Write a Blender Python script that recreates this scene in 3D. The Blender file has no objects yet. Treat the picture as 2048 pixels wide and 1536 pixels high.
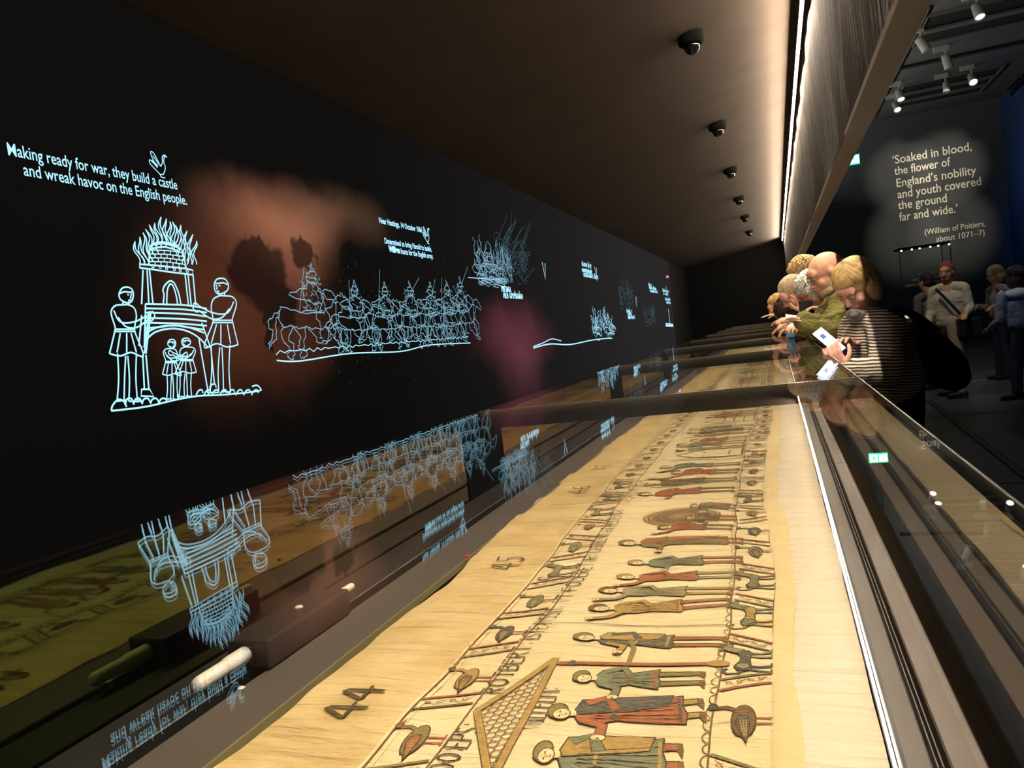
import bpy, bmesh, math, random
from mathutils import Vector, Matrix
random.seed(7)
R = math.radians
C = bpy.context.scene.collection
ZC = 1.40                                   # camera height above the floor

# ------------------------------------------------------------------ camera
cam_x = Vector((0.9356907, -0.09563619, -0.33961248))   # world axes seen in camera space (x right, y down, z forward)
cam_y = Vector((0.33167177, -0.08982777, 0.93910852))
cam_z = Vector((-0.12031939, -0.99135498, -0.05233119))
F, CX, CY = 1495.0, 1024.0, 768.0
right = Vector((cam_x[0], cam_y[0], cam_z[0]))
down = Vector((cam_x[1], cam_y[1], cam_z[1]))
fwd = Vector((cam_x[2], cam_y[2], cam_z[2]))
cd = bpy.data.cameras.new('camera'); cam = bpy.data.objects.new('camera', cd); C.objects.link(cam)
cd.sensor_width = 36; cd.lens = F / 2048 * 36; cd.clip_end = 200; cd.clip_start = 0.02
m = Matrix((right, -down, -fwd)).transposed().to_4x4(); m.translation = Vector((0, 0, ZC)); cam.matrix_world = m
bpy.context.scene.camera = cam

def ray(px, py):
    d = Vector((px - CX, py - CY, F))
    return Vector((d.dot(cam_x), d.dot(cam_y), d.dot(cam_z)))
def at_y(px, py, y):
    r = ray(px, py); r = r * (y / r.y); r.z += ZC; return r
def at_x(px, py, x):
    r = ray(px, py); r = r * (x / r.x); r.z += ZC; return r
def at_z(px, py, z):
    r = ray(px, py); r = r * ((z - ZC) / r.z); r.z += ZC; return r

# ------------------------------------------------------------------ world, exposure, large lights
sc = bpy.context.scene
sc.view_settings.view_transform = 'Standard'; sc.view_settings.look = 'None'
sc.view_settings.exposure = 0.0; sc.view_settings.gamma = 1.0; sc.view_settings.use_curve_mapping = False
sc.cycles.max_bounces = 10; sc.cycles.transparent_max_bounces = 24
sc.cycles.sample_clamp_indirect = 4.0
try:
    sc.cycles.use_denoising = True
except Exception: pass
w = bpy.data.worlds.new('world'); sc.world = w; w.use_nodes = True
w.node_tree.nodes['Background'].inputs[0].default_value = (0.05, 0.06, 0.08, 1)
w.node_tree.nodes['Background'].inputs[1].default_value = 0.05

def spot(name, loc, target, power, color, size=40, blend=0.5, radius=0.05):
    l = bpy.data.lights.new(name, 'SPOT'); l.energy = power; l.color = color; l.spot_size = R(size); l.spot_blend = blend
    l.shadow_soft_size = radius
    o = bpy.data.objects.new(name, l); C.objects.link(o); o.location = loc
    o.rotation_euler = (Vector(target) - Vector(loc)).to_track_quat('-Z', 'Y').to_euler(); return o

CEIL = ZC + 5.04
# framing spots on the quotation wall, hall spots, blue wash
for qx, qz in ((3.75, 1.75), (4.8, 1.75), (3.75, 3.45), (4.8, 3.45)): spot('quote_spot', (4.3, 18.5, CEIL - 0.3), (qx, 24, ZC + qz), 620, (1, .90, .74), 23, .9, .04)
spot('blue_wash', (4.6, 19, CEIL - 0.3), (6.2, 20.6, ZC + 3.4), 420, (.06, .3, 1), 62, 1, .3)
spot('hall_spot', (1.3, 9.8, ZC + 2.6), (2.0, 11.3, ZC - .3), 110, (1, .88, .74), 60, .9, .1)
spot('hall_spot', (3.3, 12.0, CEIL - 0.4), (3.3, 12.6, ZC - .5), 130, (.75, .85, 1), 45, .9, .1)
spot('blue_floor_wash', (3.4, 8.2, ZC + 2.4), (2.8, 12.0, ZC - 1.0), 45, (.30, .48, 1), 60, 1, .2)

def area(name, loc, rot, sx, sy, power, color):
    l = bpy.data.lights.new(name, 'AREA'); l.shape = 'RECTANGLE'; l.size = sx; l.size_y = sy; l.energy = power; l.color = color
    o = bpy.data.objects.new(name, l); C.objects.link(o); o.location = loc; o.rotation_euler = rot; return o
# unseen area lamp added beside the fascia wall to brighten the hall ceiling
area('added_ceiling_fill', (.62, 15, ZC + 3.4), (R(180), R(20), 0), .12, 16, 240, (1, .97, .9))

# ------------------------------------------------------------------ materials
def lin(c):
    return tuple(((v / 255) / 12.92 if v / 255 <= .04045 else ((v / 255 + .055) / 1.055) ** 2.4) for v in c)
def mat(name, rgb, rough=.6, metal=0, noise=0, nscale=20, bump=0, bscale=60, emit=0, ec=None, spec=.5, stretch=(1, 1, 1), bdist=.01):
    m = bpy.data.materials.new(name); m.use_nodes = True; nt = m.node_tree; b = nt.nodes['Principled BSDF']
    c = lin(rgb); b.inputs['Base Color'].default_value = (*c, 1); b.inputs['Roughness'].default_value = rough
    b.inputs['Metallic'].default_value = metal; b.inputs['Specular IOR Level'].default_value = spec
    if noise or bump:
        tc = nt.nodes.new('ShaderNodeTexCoord'); mp = nt.nodes.new('ShaderNodeMapping'); mp.inputs['Scale'].default_value = stretch
        nt.links.new(tc.outputs['Object'], mp.inputs['Vector'])
    if noise:
        n = nt.nodes.new('ShaderNodeTexNoise'); n.inputs['Scale'].default_value = nscale; n.inputs['Detail'].default_value = 6
        nt.links.new(mp.outputs[0], n.inputs['Vector'])
        r = nt.nodes.new('ShaderNodeValToRGB'); r.color_ramp.elements[0].position = .3; r.color_ramp.elements[1].position = .7
        r.color_ramp.elements[0].color = (*[v * (1 - noise) for v in c], 1); r.color_ramp.elements[1].color = (*[min(1, v * (1 + noise)) for v in c], 1)
        nt.links.new(n.outputs[0], r.inputs[0]); nt.links.new(r.outputs[0], b.inputs['Base Color'])
    if bump:
        n2 = nt.nodes.new('ShaderNodeTexNoise'); n2.inputs['Scale'].default_value = bscale; n2.inputs['Detail'].default_value = 5
        nt.links.new(mp.outputs[0], n2.inputs['Vector'])
        bp = nt.nodes.new('ShaderNodeBump'); bp.inputs['Strength'].default_value = bump; bp.inputs['Distance'].default_value = bdist
        nt.links.new(n2.outputs[0], bp.inputs['Height']); nt.links.new(bp.outputs[0], b.inputs['Normal'])
    if emit:
        b.inputs['Emission Color'].default_value = (*(lin(ec) if ec else c), 1); b.inputs['Emission Strength'].default_value = emit
    return m
def glass_mat(name, tint=(1, 1, 1), f0=.045, gain=1.0, graz=.95):
    m = bpy.data.materials.new(name); m.use_nodes = True; nt = m.node_tree; nt.nodes.clear()
    out = nt.nodes.new('ShaderNodeOutputMaterial'); mix = nt.nodes.new('ShaderNodeMixShader')
    tr = nt.nodes.new('ShaderNodeBsdfTransparent'); tr.inputs[0].default_value = (*tint, 1)
    gl = nt.nodes.new('ShaderNodeBsdfGlossy'); gl.inputs['Roughness'].default_value = 0.0; gl.inputs['Color'].default_value = (gain, gain, gain, 1)
    geo = nt.nodes.new('ShaderNodeNewGeometry'); dot = nt.nodes.new('ShaderNodeVectorMath'); dot.operation = 'DOT_PRODUCT'
    nt.links.new(geo.outputs['Incoming'], dot.inputs[0]); nt.links.new(geo.outputs['Normal'], dot.inputs[1])
    def M(op, a, b=None):
        n = nt.nodes.new('ShaderNodeMath'); n.operation = op
        for i, v in enumerate((a, b)):
            if v is None: continue
            if isinstance(v, (int, float)): n.inputs[i].default_value = v
            else: nt.links.new(v, n.inputs[i])
        return n.outputs[0]
    ab = M('ABSOLUTE', dot.outputs['Value']); p = M('POWER', M('SUBTRACT', 1.0, ab), 5.0)
    fac = M('ADD', M('MULTIPLY', p, graz), f0)
    nt.links.new(fac, mix.inputs[0]); nt.links.new(tr.outputs[0], mix.inputs[1]); nt.links.new(gl.outputs[0], mix.inputs[2])
    nt.links.new(mix.outputs[0], out.inputs[0]); return m
def emis(name, rgb, s):
    m = bpy.data.materials.new(name); m.use_nodes = True; nt = m.node_tree; nt.nodes.clear()
    out = nt.nodes.new('ShaderNodeOutputMaterial'); e = nt.nodes.new('ShaderNodeEmission')
    e.inputs[0].default_value = (*lin(rgb), 1); e.inputs[1].default_value = s; nt.links.new(e.outputs[0], out.inputs[0]); return m

M = {}
M['deep_black'] = mat('deep_black', (9, 9, 10), .9, spec=.05)
M['black_matte'] = mat('black_matte', (8, 8, 9), .95, spec=.04)
M['ceil_fabric'] = mat('ceiling_fabric', (55, 46, 40), .95, noise=.12, nscale=3, spec=.1)
M['fascia'] = mat('fascia_fabric', (58, 50, 46), .9, noise=.15, nscale=4, bump=.35, bscale=3, stretch=(1, 5, .5), bdist=.04, spec=.1)
M['beam'] = mat('beam_paint', (150, 140, 132), .8, noise=.06, nscale=4)
M['floor'] = mat('dark_floor', (66, 66, 68), .42, noise=.25, nscale=6, bump=.05, bscale=30)
M['joint'] = mat('pale_joint', (150, 150, 142), .6)
M['wall_dark'] = mat('dark_wall', (42, 42, 46), .9, noise=.08, nscale=2)
M['wall_far'] = mat('quote_wall', (82, 84, 86), .9)
M['wall_blue'] = mat('blue_wall', (30, 60, 110), .9)
M['hall_ceiling'] = mat('hall_ceiling', (92, 92, 92), .9, noise=.1, nscale=2)
M['vent_black'] = mat('vent_black', (10, 10, 10), .9)
M['vent_grey'] = mat('vent_grey', (100, 98, 94), .8)
M['ledge'] = mat('ledge_metal', (92, 84, 78), .55, metal=.0, noise=.05, nscale=8, bump=.04, bscale=300)
M['ledge2'] = mat('ledge_warm', (98, 84, 76), .5, noise=.05, nscale=8)
M['ledge_dark'] = mat('ledge_dark', (34, 32, 31), .5)
M['steel'] = mat('steel_edge', (175, 165, 150), .3, metal=.8)
M['dark_steel'] = mat('dark_steel', (60, 58, 56), .4, metal=.6)
M['glass'] = glass_mat('case_glass', (.985, .985, .98), f0=.085, graz=.60)
M['thin_glass'] = glass_mat('vitrine_glass', (.95, .97, .98), f0=.04)
M['white_plastic'] = mat('white_plastic', (235, 228, 210), .35)
M['led'] = emis('led_light', (255, 236, 208), 1000)
M['led_case'] = emis('case_led_light', (255, 243, 220), 9)
M['projection'] = emis('projected_line', (158, 216, 240), 1.5)
M['projection_soft'] = emis('projected_line_soft', (140, 190, 212), .85)
M['projection_dim'] = emis('projected_line_dim', (90, 120, 132), .45)
M['projection_pink'] = emis('projected_pink', (240, 120, 230), 1.2)
M['quote_text'] = mat('quote_lettering', (255, 246, 222), .7)
M['green_exit'] = emis('exit_green', (20, 235, 140), 5)
M['white_exit'] = emis('exit_white', (225, 255, 240), 8)
M['lamp_white'] = mat('lamp_white', (170, 168, 160), .5)
M['lamp_glow'] = emis('lamp_glow', (255, 240, 205), 6)
M['lamp_glow_bright'] = emis('lamp_glow_bright', (240, 245, 255), 25)
M['skin'] = mat('skin_fair', (226, 170, 142), .55, noise=.10, nscale=30, bump=.15, bscale=120, bdist=.002)
M['skin_pink'] = mat('skin_pink', (236, 176, 160), .5, noise=.08, nscale=25, bump=.15, bscale=120, bdist=.002)
M['skin_tan'] = mat('skin_tan', (205, 146, 112), .55, noise=.10, nscale=30)
M['eye_white'] = mat('eye_white', (225, 220, 212), .2)
M['iris'] = mat('iris_dark', (40, 34, 30), .2)
M['lip'] = mat('lip_colour', (196, 112, 104), .5)
M['brow'] = mat('brow_hair', (140, 118, 92), .9)
M['frame_dark'] = mat('glasses_frame', (30, 26, 24), .3)
M['lens'] = glass_mat('glasses_lens', (.9, .9, .9), f0=.08)
def hairmat(n, c): return mat(n, c, .55, noise=.35, nscale=40, spec=.4)
M['hair_blonde'] = hairmat('hair_ash_blonde', (200, 168, 112))
M['hair_white'] = hairmat('hair_white', (250, 243, 222))
M['hair_sandy'] = hairmat('hair_sandy', (205, 172, 118))
M['hair_grey'] = hairmat('hair_grey_blonde', (190, 168, 134))
M['hair_dark'] = hairmat('hair_dark_brown', (52, 38, 30))
M['hair_brown'] = hairmat('hair_light_brown', (186, 142, 88))
M['hair_red'] = hairmat('hair_reddish', (140, 84, 54))
M['jacket_green'] = mat('velvet_green', (104, 98, 40), .75, noise=.35, nscale=9, bump=1, bscale=11, bdist=.06, stretch=(1, 1, 1.6))
M['black_cloth'] = mat('black_cloth', (20, 20, 22), .85, bump=.4, bscale=14, bdist=.03)
M['bag_cloth'] = mat('bag_cloth', (16, 16, 18), .8, bump=.5, bscale=9, bdist=.03)
M['dark_blue_cloth'] = mat('dark_blue_cloth', (36, 40, 54), .85, bump=.4, bscale=14, bdist=.03)
M['beige_shirt'] = mat('beige_shirt', (190, 178, 150), .9, bump=.5, bscale=9, bdist=.03)
M['beige_trousers'] = mat('beige_trousers', (172, 158, 134), .9, bump=.5, bscale=9, bdist=.03)
M['grey_hoodie'] = mat('grey_hoodie', (120, 126, 140), .9, bump=.4, bscale=10, bdist=.03)
M['grey_cloth'] = mat('grey_cloth', (96, 92, 88), .9, bump=.4, bscale=10, bdist=.03)
M['patterned_cloth'] = mat('patterned_cloth', (130, 124, 110), .9, noise=.6, nscale=18)
M['scarf_white'] = mat('scarf_white', (205, 205, 200), .9)
M['pink_cloth'] = mat('pink_cloth', (190, 130, 110), .9, bump=.4, bscale=14, bdist=.03)
M['shoe'] = mat('shoe_black', (14, 14, 14), .5)
M['phone_black'] = mat('phone_black', (12, 12, 14), .25)
M['phone_blue'] = mat('phone_blue', (70, 120, 165), .35)
M['phone_screen'] = emis('phone_screen', (225, 236, 255), 6)
M['phone_ink'] = emis('phone_ink', (130, 150, 200), 1)
M['paper'] = mat('paper_white', (235, 228, 205), .7)
def stripes():
    m = bpy.data.materials.new('striped_knit'); m.use_nodes = True; nt = m.node_tree; b = nt.nodes['Principled BSDF']; b.inputs['Roughness'].default_value = .95
    tc = nt.nodes.new('ShaderNodeTexCoord'); mp = nt.nodes.new('ShaderNodeMapping'); mp.inputs['Rotation'].default_value = (0, R(-6), 0)
    nt.links.new(tc.outputs['Object'], mp.inputs['Vector'])
    wv = nt.nodes.new('ShaderNodeTexWave'); wv.bands_direction = 'Z'; wv.inputs['Scale'].default_value = 22; wv.inputs['Distortion'].default_value = 2.6
    wv.inputs['Detail'].default_value = 2; wv.inputs['Detail Scale'].default_value = .5
    nt.links.new(mp.outputs[0], wv.inputs['Vector'])
    r = nt.nodes.new('ShaderNodeValToRGB'); r.color_ramp.elements[0].position = .42; r.color_ramp.elements[1].position = .56
    r.color_ramp.elements[0].color = (*lin((66, 60, 70)), 1); r.color_ramp.elements[1].color = (*lin((236, 222, 194)), 1)
    nt.links.new(wv.outputs[1], r.inputs[0]); nt.links.new(r.outputs[0], b.inputs['Base Color'])
    n2 = nt.nodes.new('ShaderNodeTexNoise'); n2.inputs['Scale'].default_value = 12; nt.links.new(tc.outputs['Object'], n2.inputs['Vector'])
    bp = nt.nodes.new('ShaderNodeBump'); bp.inputs['Strength'].default_value = .6; bp.inputs['Distance'].default_value = .04
    nt.links.new(n2.outputs[0], bp.inputs['Height']); nt.links.new(bp.outputs[0], b.inputs['Normal']); return m
M['stripes'] = stripes()
def cloth_mat(name, rgb, wrinkle, weave, var=.1, wscale=(3, 26, 1)):
    m = bpy.data.materials.new(name); m.use_nodes = True; nt = m.node_tree; b = nt.nodes['Principled BSDF']
    b.inputs['Roughness'].default_value = .95; b.inputs['Specular IOR Level'].default_value = .1; c = lin(rgb)
    tc = nt.nodes.new('ShaderNodeTexCoord')
    n = nt.nodes.new('ShaderNodeTexNoise'); n.inputs['Scale'].default_value = 9; n.inputs['Detail'].default_value = 8; nt.links.new(tc.outputs['Object'], n.inputs['Vector'])
    r = nt.nodes.new('ShaderNodeValToRGB'); r.color_ramp.elements[0].position = .35; r.color_ramp.elements[1].position = .65
    r.color_ramp.elements[0].color = (c[0] * (1 - var), c[1] * (1 - var * 1.3), c[2] * (1 - var * 2), 1); r.color_ramp.elements[1].color = (*c, 1)
    nt.links.new(n.outputs[0], r.inputs[0]); nt.links.new(r.outputs[0], b.inputs['Base Color'])
    mp = nt.nodes.new('ShaderNodeMapping'); mp.inputs['Scale'].default_value = wscale; nt.links.new(tc.outputs['Object'], mp.inputs['Vector'])
    n1 = nt.nodes.new('ShaderNodeTexNoise'); n1.inputs['Scale'].default_value = 1; n1.inputs['Detail'].default_value = 4; n1.inputs['Distortion'].default_value = .6
    nt.links.new(mp.outputs[0], n1.inputs['Vector'])
    n2 = nt.nodes.new('ShaderNodeTexNoise'); n2.inputs['Scale'].default_value = 260; nt.links.new(tc.outputs['Object'], n2.inputs['Vector'])
    b1 = nt.nodes.new('ShaderNodeBump'); b1.inputs['Strength'].default_value = 1; b1.inputs['Distance'].default_value = wrinkle; nt.links.new(n1.outputs[0], b1.inputs['Height'])
    b2 = nt.nodes.new('ShaderNodeBump'); b2.inputs['Strength'].default_value = .6; b2.inputs['Distance'].default_value = weave; nt.links.new(n2.outputs[0], b2.inputs['Height'])
    nt.links.new(b1.outputs[0], b2.inputs['Normal']); nt.links.new(b2.outputs[0], b.inputs['Normal']); return m
M['lining'] = cloth_mat('lining_linen', (232, 207, 152), .034, .0012, .16, (5, 30, 1))
M['hem_linen'] = cloth_mat('hem_linen', (240, 220, 168), .010, .0016, .08, (5, 30, 1))
M['linen'] = cloth_mat('embroidery_linen', (242, 224, 178), .022, .0010, .08, (6, 34, 1))
M['white_cloth'] = cloth_mat('white_cotton', (238, 227, 202), .030, .0004, .04, (2.5, 22, 1))
def wool(n, c):
    m = mat(n, c, .95, noise=.22, nscale=120, bump=.5, bscale=300, bdist=.002, spec=.1); nt = m.node_tree; b = nt.nodes['Principled BSDF']
    src = b.inputs['Base Color'].links[0].from_socket; tc = nt.nodes.new('ShaderNodeTexCoord')
    wv = nt.nodes.new('ShaderNodeTexWave'); wv.bands_direction = 'Y'; wv.inputs['Scale'].default_value = 95; wv.inputs['Distortion'].default_value = 5; wv.inputs['Detail'].default_value = 2; wv.inputs['Detail Scale'].default_value = .6
    nt.links.new(tc.outputs['Object'], wv.inputs['Vector']); mr = nt.nodes.new('ShaderNodeMapRange'); mr.inputs['From Min'].default_value = .55; mr.inputs['To Max'].default_value = .38; nt.links.new(wv.outputs[1], mr.inputs['Value'])
    mx = nt.nodes.new('ShaderNodeMix'); mx.data_type = 'RGBA'; nt.links.new(mr.outputs[0], mx.inputs['Factor']); nt.links.new(src, mx.inputs['A']); mx.inputs['B'].default_value = (*lin((222, 204, 160)), 1)
    nt.links.new(mx.outputs['Result'], b.inputs['Base Color']); return m
WOOL = {'rust': wool('wool_rust', (166, 88, 58)), 'teal': wool('wool_teal', (112, 122, 98)), 'navy': wool('wool_navy', (72, 78, 80)),
        'ochre': wool('wool_ochre', (176, 142, 78)), 'olive': wool('wool_olive', (132, 118, 70)), 'brown': wool('wool_brown', (112, 76, 42)),
        'black': wool('wool_dark', (62, 50, 36)), 'skin': wool('wool_cream', (240, 220, 172)), 'grey': wool('wool_sage', (148, 142, 108))}

# ------------------------------------------------------------------ helpers
def mesh_obj(name, verts, faces, mats, parent=None, midx=None, smooth=False):
    me = bpy.data.meshes.new(name); me.from_pydata([tuple(v) for v in verts], [], faces); me.update()
    for mm in (mats if isinstance(mats, (list, tuple)) else [mats]): me.materials.append(mm)
    if midx: me.polygons.foreach_set('material_index', midx)
    if smooth: me.polygons.foreach_set('use_smooth', [True] * len(me.polygons))
    o = bpy.data.objects.new(name, me); C.objects.link(o)
    if parent: o.parent = parent; o.matrix_parent_inverse = parent_inv(parent)
    return o
def parent_inv(p):
    mm = Matrix.Translation(p.location) @ p.rotation_euler.to_matrix().to_4x4()
    return mm.inverted()
def thing(name, label, cat, loc=(0, 0, 0), group=None):
    o = bpy.data.objects.new(name, None); C.objects.link(o); o.location = loc; o.empty_display_size = .1
    o['label'] = label; o['category'] = cat
    if group: o['group'] = group
    return o
def tag(o, label, cat, group=None):
    o['label'] = label; o['category'] = cat
    if group: o['group'] = group
    return o
def struct(o): o['kind'] = 'structure'; return o
class MB:
    def __init__(s): s.v = []; s.f = []; s.mi = []
    def add(s, v, f, mi=0):
        n = len(s.v); s.v += [Vector(p) for p in v]; s.f += [tuple(i + n for i in q) for q in f]; s.mi += [mi] * len(f); return s
    def box(s, a, b, mi=0):
        x0, y0, z0 = a; x1, y1, z1 = b
        return s.add([(x0, y0, z0), (x1, y0, z0), (x1, y1, z0), (x0, y1, z0), (x0, y0, z1), (x1, y0, z1), (x1, y1, z1), (x0, y1, z1)],
                     [(0, 3, 2, 1), (4, 5, 6, 7), (0, 1, 5, 4), (1, 2, 6, 5), (2, 3, 7, 6), (3, 0, 4, 7)], mi)
    def tube(s, a, b, r0, r1=None, n=12, mi=0, caps=True):
        a = Vector(a); b = Vector(b); r1 = r0 if r1 is None else r1; d = (b - a).normalized()
        u = d.orthogonal().normalized(); w_ = d.cross(u); v = []
        for c, r in ((a, r0), (b, r1)):
            for i in range(n):
                t = 2 * math.pi * i / n; v.append(c + (u * math.cos(t) + w_ * math.sin(t)) * r)
        f = [(i, (i + 1) % n, n + (i + 1) % n, n + i) for i in range(n)]
        if caps: f += [tuple(range(n - 1, -1, -1)), tuple(range(n, 2 * n))]
        return s.add(v, f, mi)
    def path(s, pts, r, n=4, mi=0, taper=False):
        pts = [Vector(p) for p in pts]; v = []; k = len(pts); up = Vector((.13, .37, .92))
        for i, p in enumerate(pts):
            d = (pts[min(i + 1, k - 1)] - pts[max(i - 1, 0)]); d = d.normalized() if d.length > 1e-9 else Vector((0, 0, 1))
            u = d.cross(up); u = u.normalized() if u.length > 1e-3 else d.orthogonal().normalized(); w_ = d.cross(u)
            rr = (r[i] if isinstance(r, (list, tuple)) else r) * ((1 - .75 * i / (k - 1)) if taper else 1)
            for j in range(n):
                t = 2 * math.pi * j / n; v.append(p + (u * math.cos(t) + w_ * math.sin(t)) * rr)
        f = [(i * n + j, i * n + (j + 1) % n, (i + 1) * n + (j + 1) % n, (i + 1) * n + j) for i in range(k - 1) for j in range(n)]
        return s.add(v, f, mi)
    def lathe(s, c, axis, prof, n=20, mi=0):
        c = Vector(c); d = Vector(axis).normalized(); u = d.orthogonal().normalized(); w_ = d.cross(u); v = []
        for r, h in prof:
            for i in range(n):
                t = 2 * math.pi * i / n; v.append(c + d * h + (u * math.cos(t) + w_ * math.sin(t)) * r)
        f = [(k * n + i, k * n + (i + 1) % n, (k + 1) * n + (i + 1) % n, (k + 1) * n + i) for k in range(len(prof) - 1) for i in range(n)]
        f += [tuple(range(n - 1, -1, -1)), tuple(range((len(prof) - 1) * n, len(prof) * n))]
        return s.add(v, f, mi)
    def build(s, name, mats, parent=None, smooth=False): return mesh_obj(name, s.v, s.f, mats, parent, s.mi, smooth)
def bevel(o, wd=.004, seg=2):
    md = o.modifiers.new('bevel', 'BEVEL'); md.width = wd; md.segments = seg; md.limit_method = 'ANGLE'; return o

# ================================================================== THE SETTING
XS = -2.32                                  # projection wall
TZ = ZC - .48                               # level of the frieze
GZ = ZC - .215                              # glass level
XB, XF = -.97, .187                         # back and front panels of the long case
Y0, Y1 = -.6, 20.2
floor = struct(MB().box((XS - .3, -1.5, -.1), (6.5, 25, 0)).build('floor', M['floor']))
tr = 1
for y in (6.1, 9.62, 13.1, 16.6, 20.1):
    o = MB().box((.75, y - .012, 0), (6.2, y + .012, .004)).build('floor_joint', M['joint'], floor)
gv = MB(); gv.add([(1.50, 5.0, .004), (1.56, 5.0, .004), (1.80, 11.1, .004), (1.74, 11.1, .004), (1.50, 5.0, .012), (1.56, 5.0, .012), (1.80, 11.1, .012), (1.74, 11.1, .012)],
       [(4, 5, 6, 7), (0, 1, 5, 4), (1, 2, 6, 5), (2, 3, 7, 6), (3, 0, 4, 7)])
gv.build('floor_channel', M['ledge_dark'], floor)
MB().add([(1.565, 5.0, 0), (1.58, 5.0, 0), (1.82, 11.1, 0), (1.805, 11.1, 0), (1.565, 5.0, .010), (1.58, 5.0, .010), (1.82, 11.1, .010), (1.805, 11.1, .010)],
       [(4, 5, 6, 7), (0, 1, 5, 4), (1, 2, 6, 5), (2, 3, 7, 6), (3, 0, 4, 7)]).build('channel_edge', M['dark_steel'], floor)
struct(MB().box((XS - .25, -1.5, 0), (XS - .05, 25, ZC + 1.9)).build('wall_left', M['deep_black']))
struct(MB().box((XS - .2, 24, 0), (6.4, 24.2, CEIL)).build('wall_back', M['wall_far']))
struct(MB().box((6.2, 8, 0), (6.4, 24, CEIL)).build('wall_right', M['wall_blue']))
# end wall of the low tunnel
struct(MB().box((XS - .05, 22.6, 0), (.377, 22.75, ZC + 2.04)).build('wall_end', M['deep_black']))
# sloping fabric soffit above the case: from the screen top up to the light strip
def slab(name, mt, pts, th, **k):
    v = [Vector(p) for p in pts]; n = (v[1] - v[0]).cross(v[2] - v[0]).normalized() * th
    return mesh_obj(name, v + [p + n for p in v], [(0, 1, 2, 3), (7, 6, 5, 4), (0, 4, 5, 1), (1, 5, 6, 2), (2, 6, 7, 3), (3, 7, 4, 0)], mt, **k)
CZ0, CZ1 = ZC + 1.55, ZC + 2.05
cl = struct(slab('ceiling', M['ceil_fabric'], [(XS - .05, -1.5, CZ0), (XS - .05, 24, CZ0), (.372, 24, CZ1), (.372, -1.5, CZ1)], -.04))
for y in (6.9, 11.4, 15.9, 20.4):
    dz = (CZ1 - CZ0) / (.372 - XS + .05)
    o = MB().add([(-1.5, y, CZ1 - dz * (.372 + 1.5) - .0005), (.34, y + .01, CZ1 - dz * .032 - .0005), (.34, y + .014, CZ1 - dz * .032 - .0005), (-1.5, y + .004, CZ1 - dz * (.372 + 1.5) - .0005)], [(0, 1, 2, 3)]).build('fabric_seam', M['black_matte'], cl)
# fascia with wrinkled fabric and underside beam
fv = []; ff = []; ny = 260; nz = 10
for j in range(ny + 1):
    y = -1.5 + 24.1 * j / ny
    for i in range(nz + 1):
        z = ZC + 2.05 - 1.27 * i / nz
        wv = .006 * math.sin(y * 5.1 + i * .4) * math.exp(-i * .2) + .010 * math.sin(y * 2.3 + 1) * (i / nz) ** 3 + .004 * math.sin(y * 11 + i)
        fv.append((.385 + (0 if i == 0 else wv), y, z))
for j in range(ny):
    for i in range(nz): a = j * (nz + 1) + i; ff.append((a, a + 1, a + nz + 2, a + nz + 1))
struct(mesh_obj('trim_1', fv, ff, M['fascia'], smooth=True))
struct(MB().box((.38, -1.5, ZC + .775), (.47, 22.75, ZC + .80)).build('trim_2', M['beam']))
struct(MB().box((.45, -1.5, ZC + .80), (.47, 22.75, CEIL)).build('wall_fascia', M['wall_dark']))
# hall ceiling
hc = struct(MB().box((.47, -1.5, CEIL), (6.4, 24, CEIL + .1)).build('ceiling_hall', M['hall_ceiling']))
def vent(x0, x1, y0, y1, bars, label):
    t = thing('ceiling_vent', label, 'vent', ((x0 + x1) / 2, (y0 + y1) / 2, CEIL))
    MB().box((x0, y0, CEIL - .012), (x1, y1, CEIL - .002)).build('backing', M['vent_black'], t)
    f = MB(); e = .035
    f.box((x0 - e, y0 - e, CEIL - .05), (x1 + e, y0, CEIL)); f.box((x0 - e, y1, CEIL - .05), (x1 + e, y1 + e, CEIL))
    f.box((x0 - e, y0, CEIL - .05), (x0, y1, CEIL)); f.box((x1, y0, CEIL - .05), (x1 + e, y1, CEIL)); f.build('frame', M['vent_grey'], t)
    for i in range(bars):
        yy = y0 + (y1 - y0) * (i + 1) / (bars + 1)
        MB().box((x0, yy - .09, CEIL - .07), (x1, yy + .09, CEIL - .03)).build('slat', M['vent_grey'], t)
vent(3.12, 6.15, 15.9, 17.5, 1, 'long dark ceiling opening nearest the top right corner, one grey slat')
vent(3.40, 5.45, 20.6, 22.8, 2, 'dark ceiling opening above the quotation wall, two grey slats')
g = tag(MB().box((2.2, 18.9, CEIL - .05), (6.19, 19.05, CEIL - .002)).build('ceiling_track', M['vent_black']), 'black lighting track groove across the ceiling between the two openings', 'track')
rail = tag(MB().box((3.0, 15.4, CEIL - .06), (3.05, 23.4, CEIL - .002)).build('ceiling_rail', M['vent_grey']), 'grey ceiling rail running beside the ends of both ceiling openings', 'rail')
def track_lamp(px, py, y_, dirv, lit, label, group=None, s=1.0):
    p = at_z(px, py, CEIL - .32); d = Vector(dirv).normalized()
    t = thing('track_spotlight', label, 'spotlight', (p.x, p.y, CEIL), group)
    MB().box((p.x - .22, p.y - .03, CEIL - .10), (p.x + .06, p.y + .03, CEIL - .002)).build('adapter', M['lamp_white'], t)
    MB().tube((p.x, p.y, CEIL - .10), (p.x, p.y, CEIL - .24), .016).build('stem', M['lamp_white'], t)
    c = Vector((p.x, p.y, CEIL - .30))
    MB().lathe(c, d, [(.05 * s, -.12 * s), (.075 * s, -.10 * s), (.085 * s, .12 * s), (.095 * s, .17 * s), (.075 * s, .17 * s), (.075 * s, .14 * s)]).build('housing', M['lamp_white'], t, True)
    if lit: MB().lathe(c, d, [(.072 * s, .142 * s), (.072 * s, .15 * s)]).build('lens', M['lamp_glow_bright'] if lit == 2 else M['lamp_glow'], t)
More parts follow.
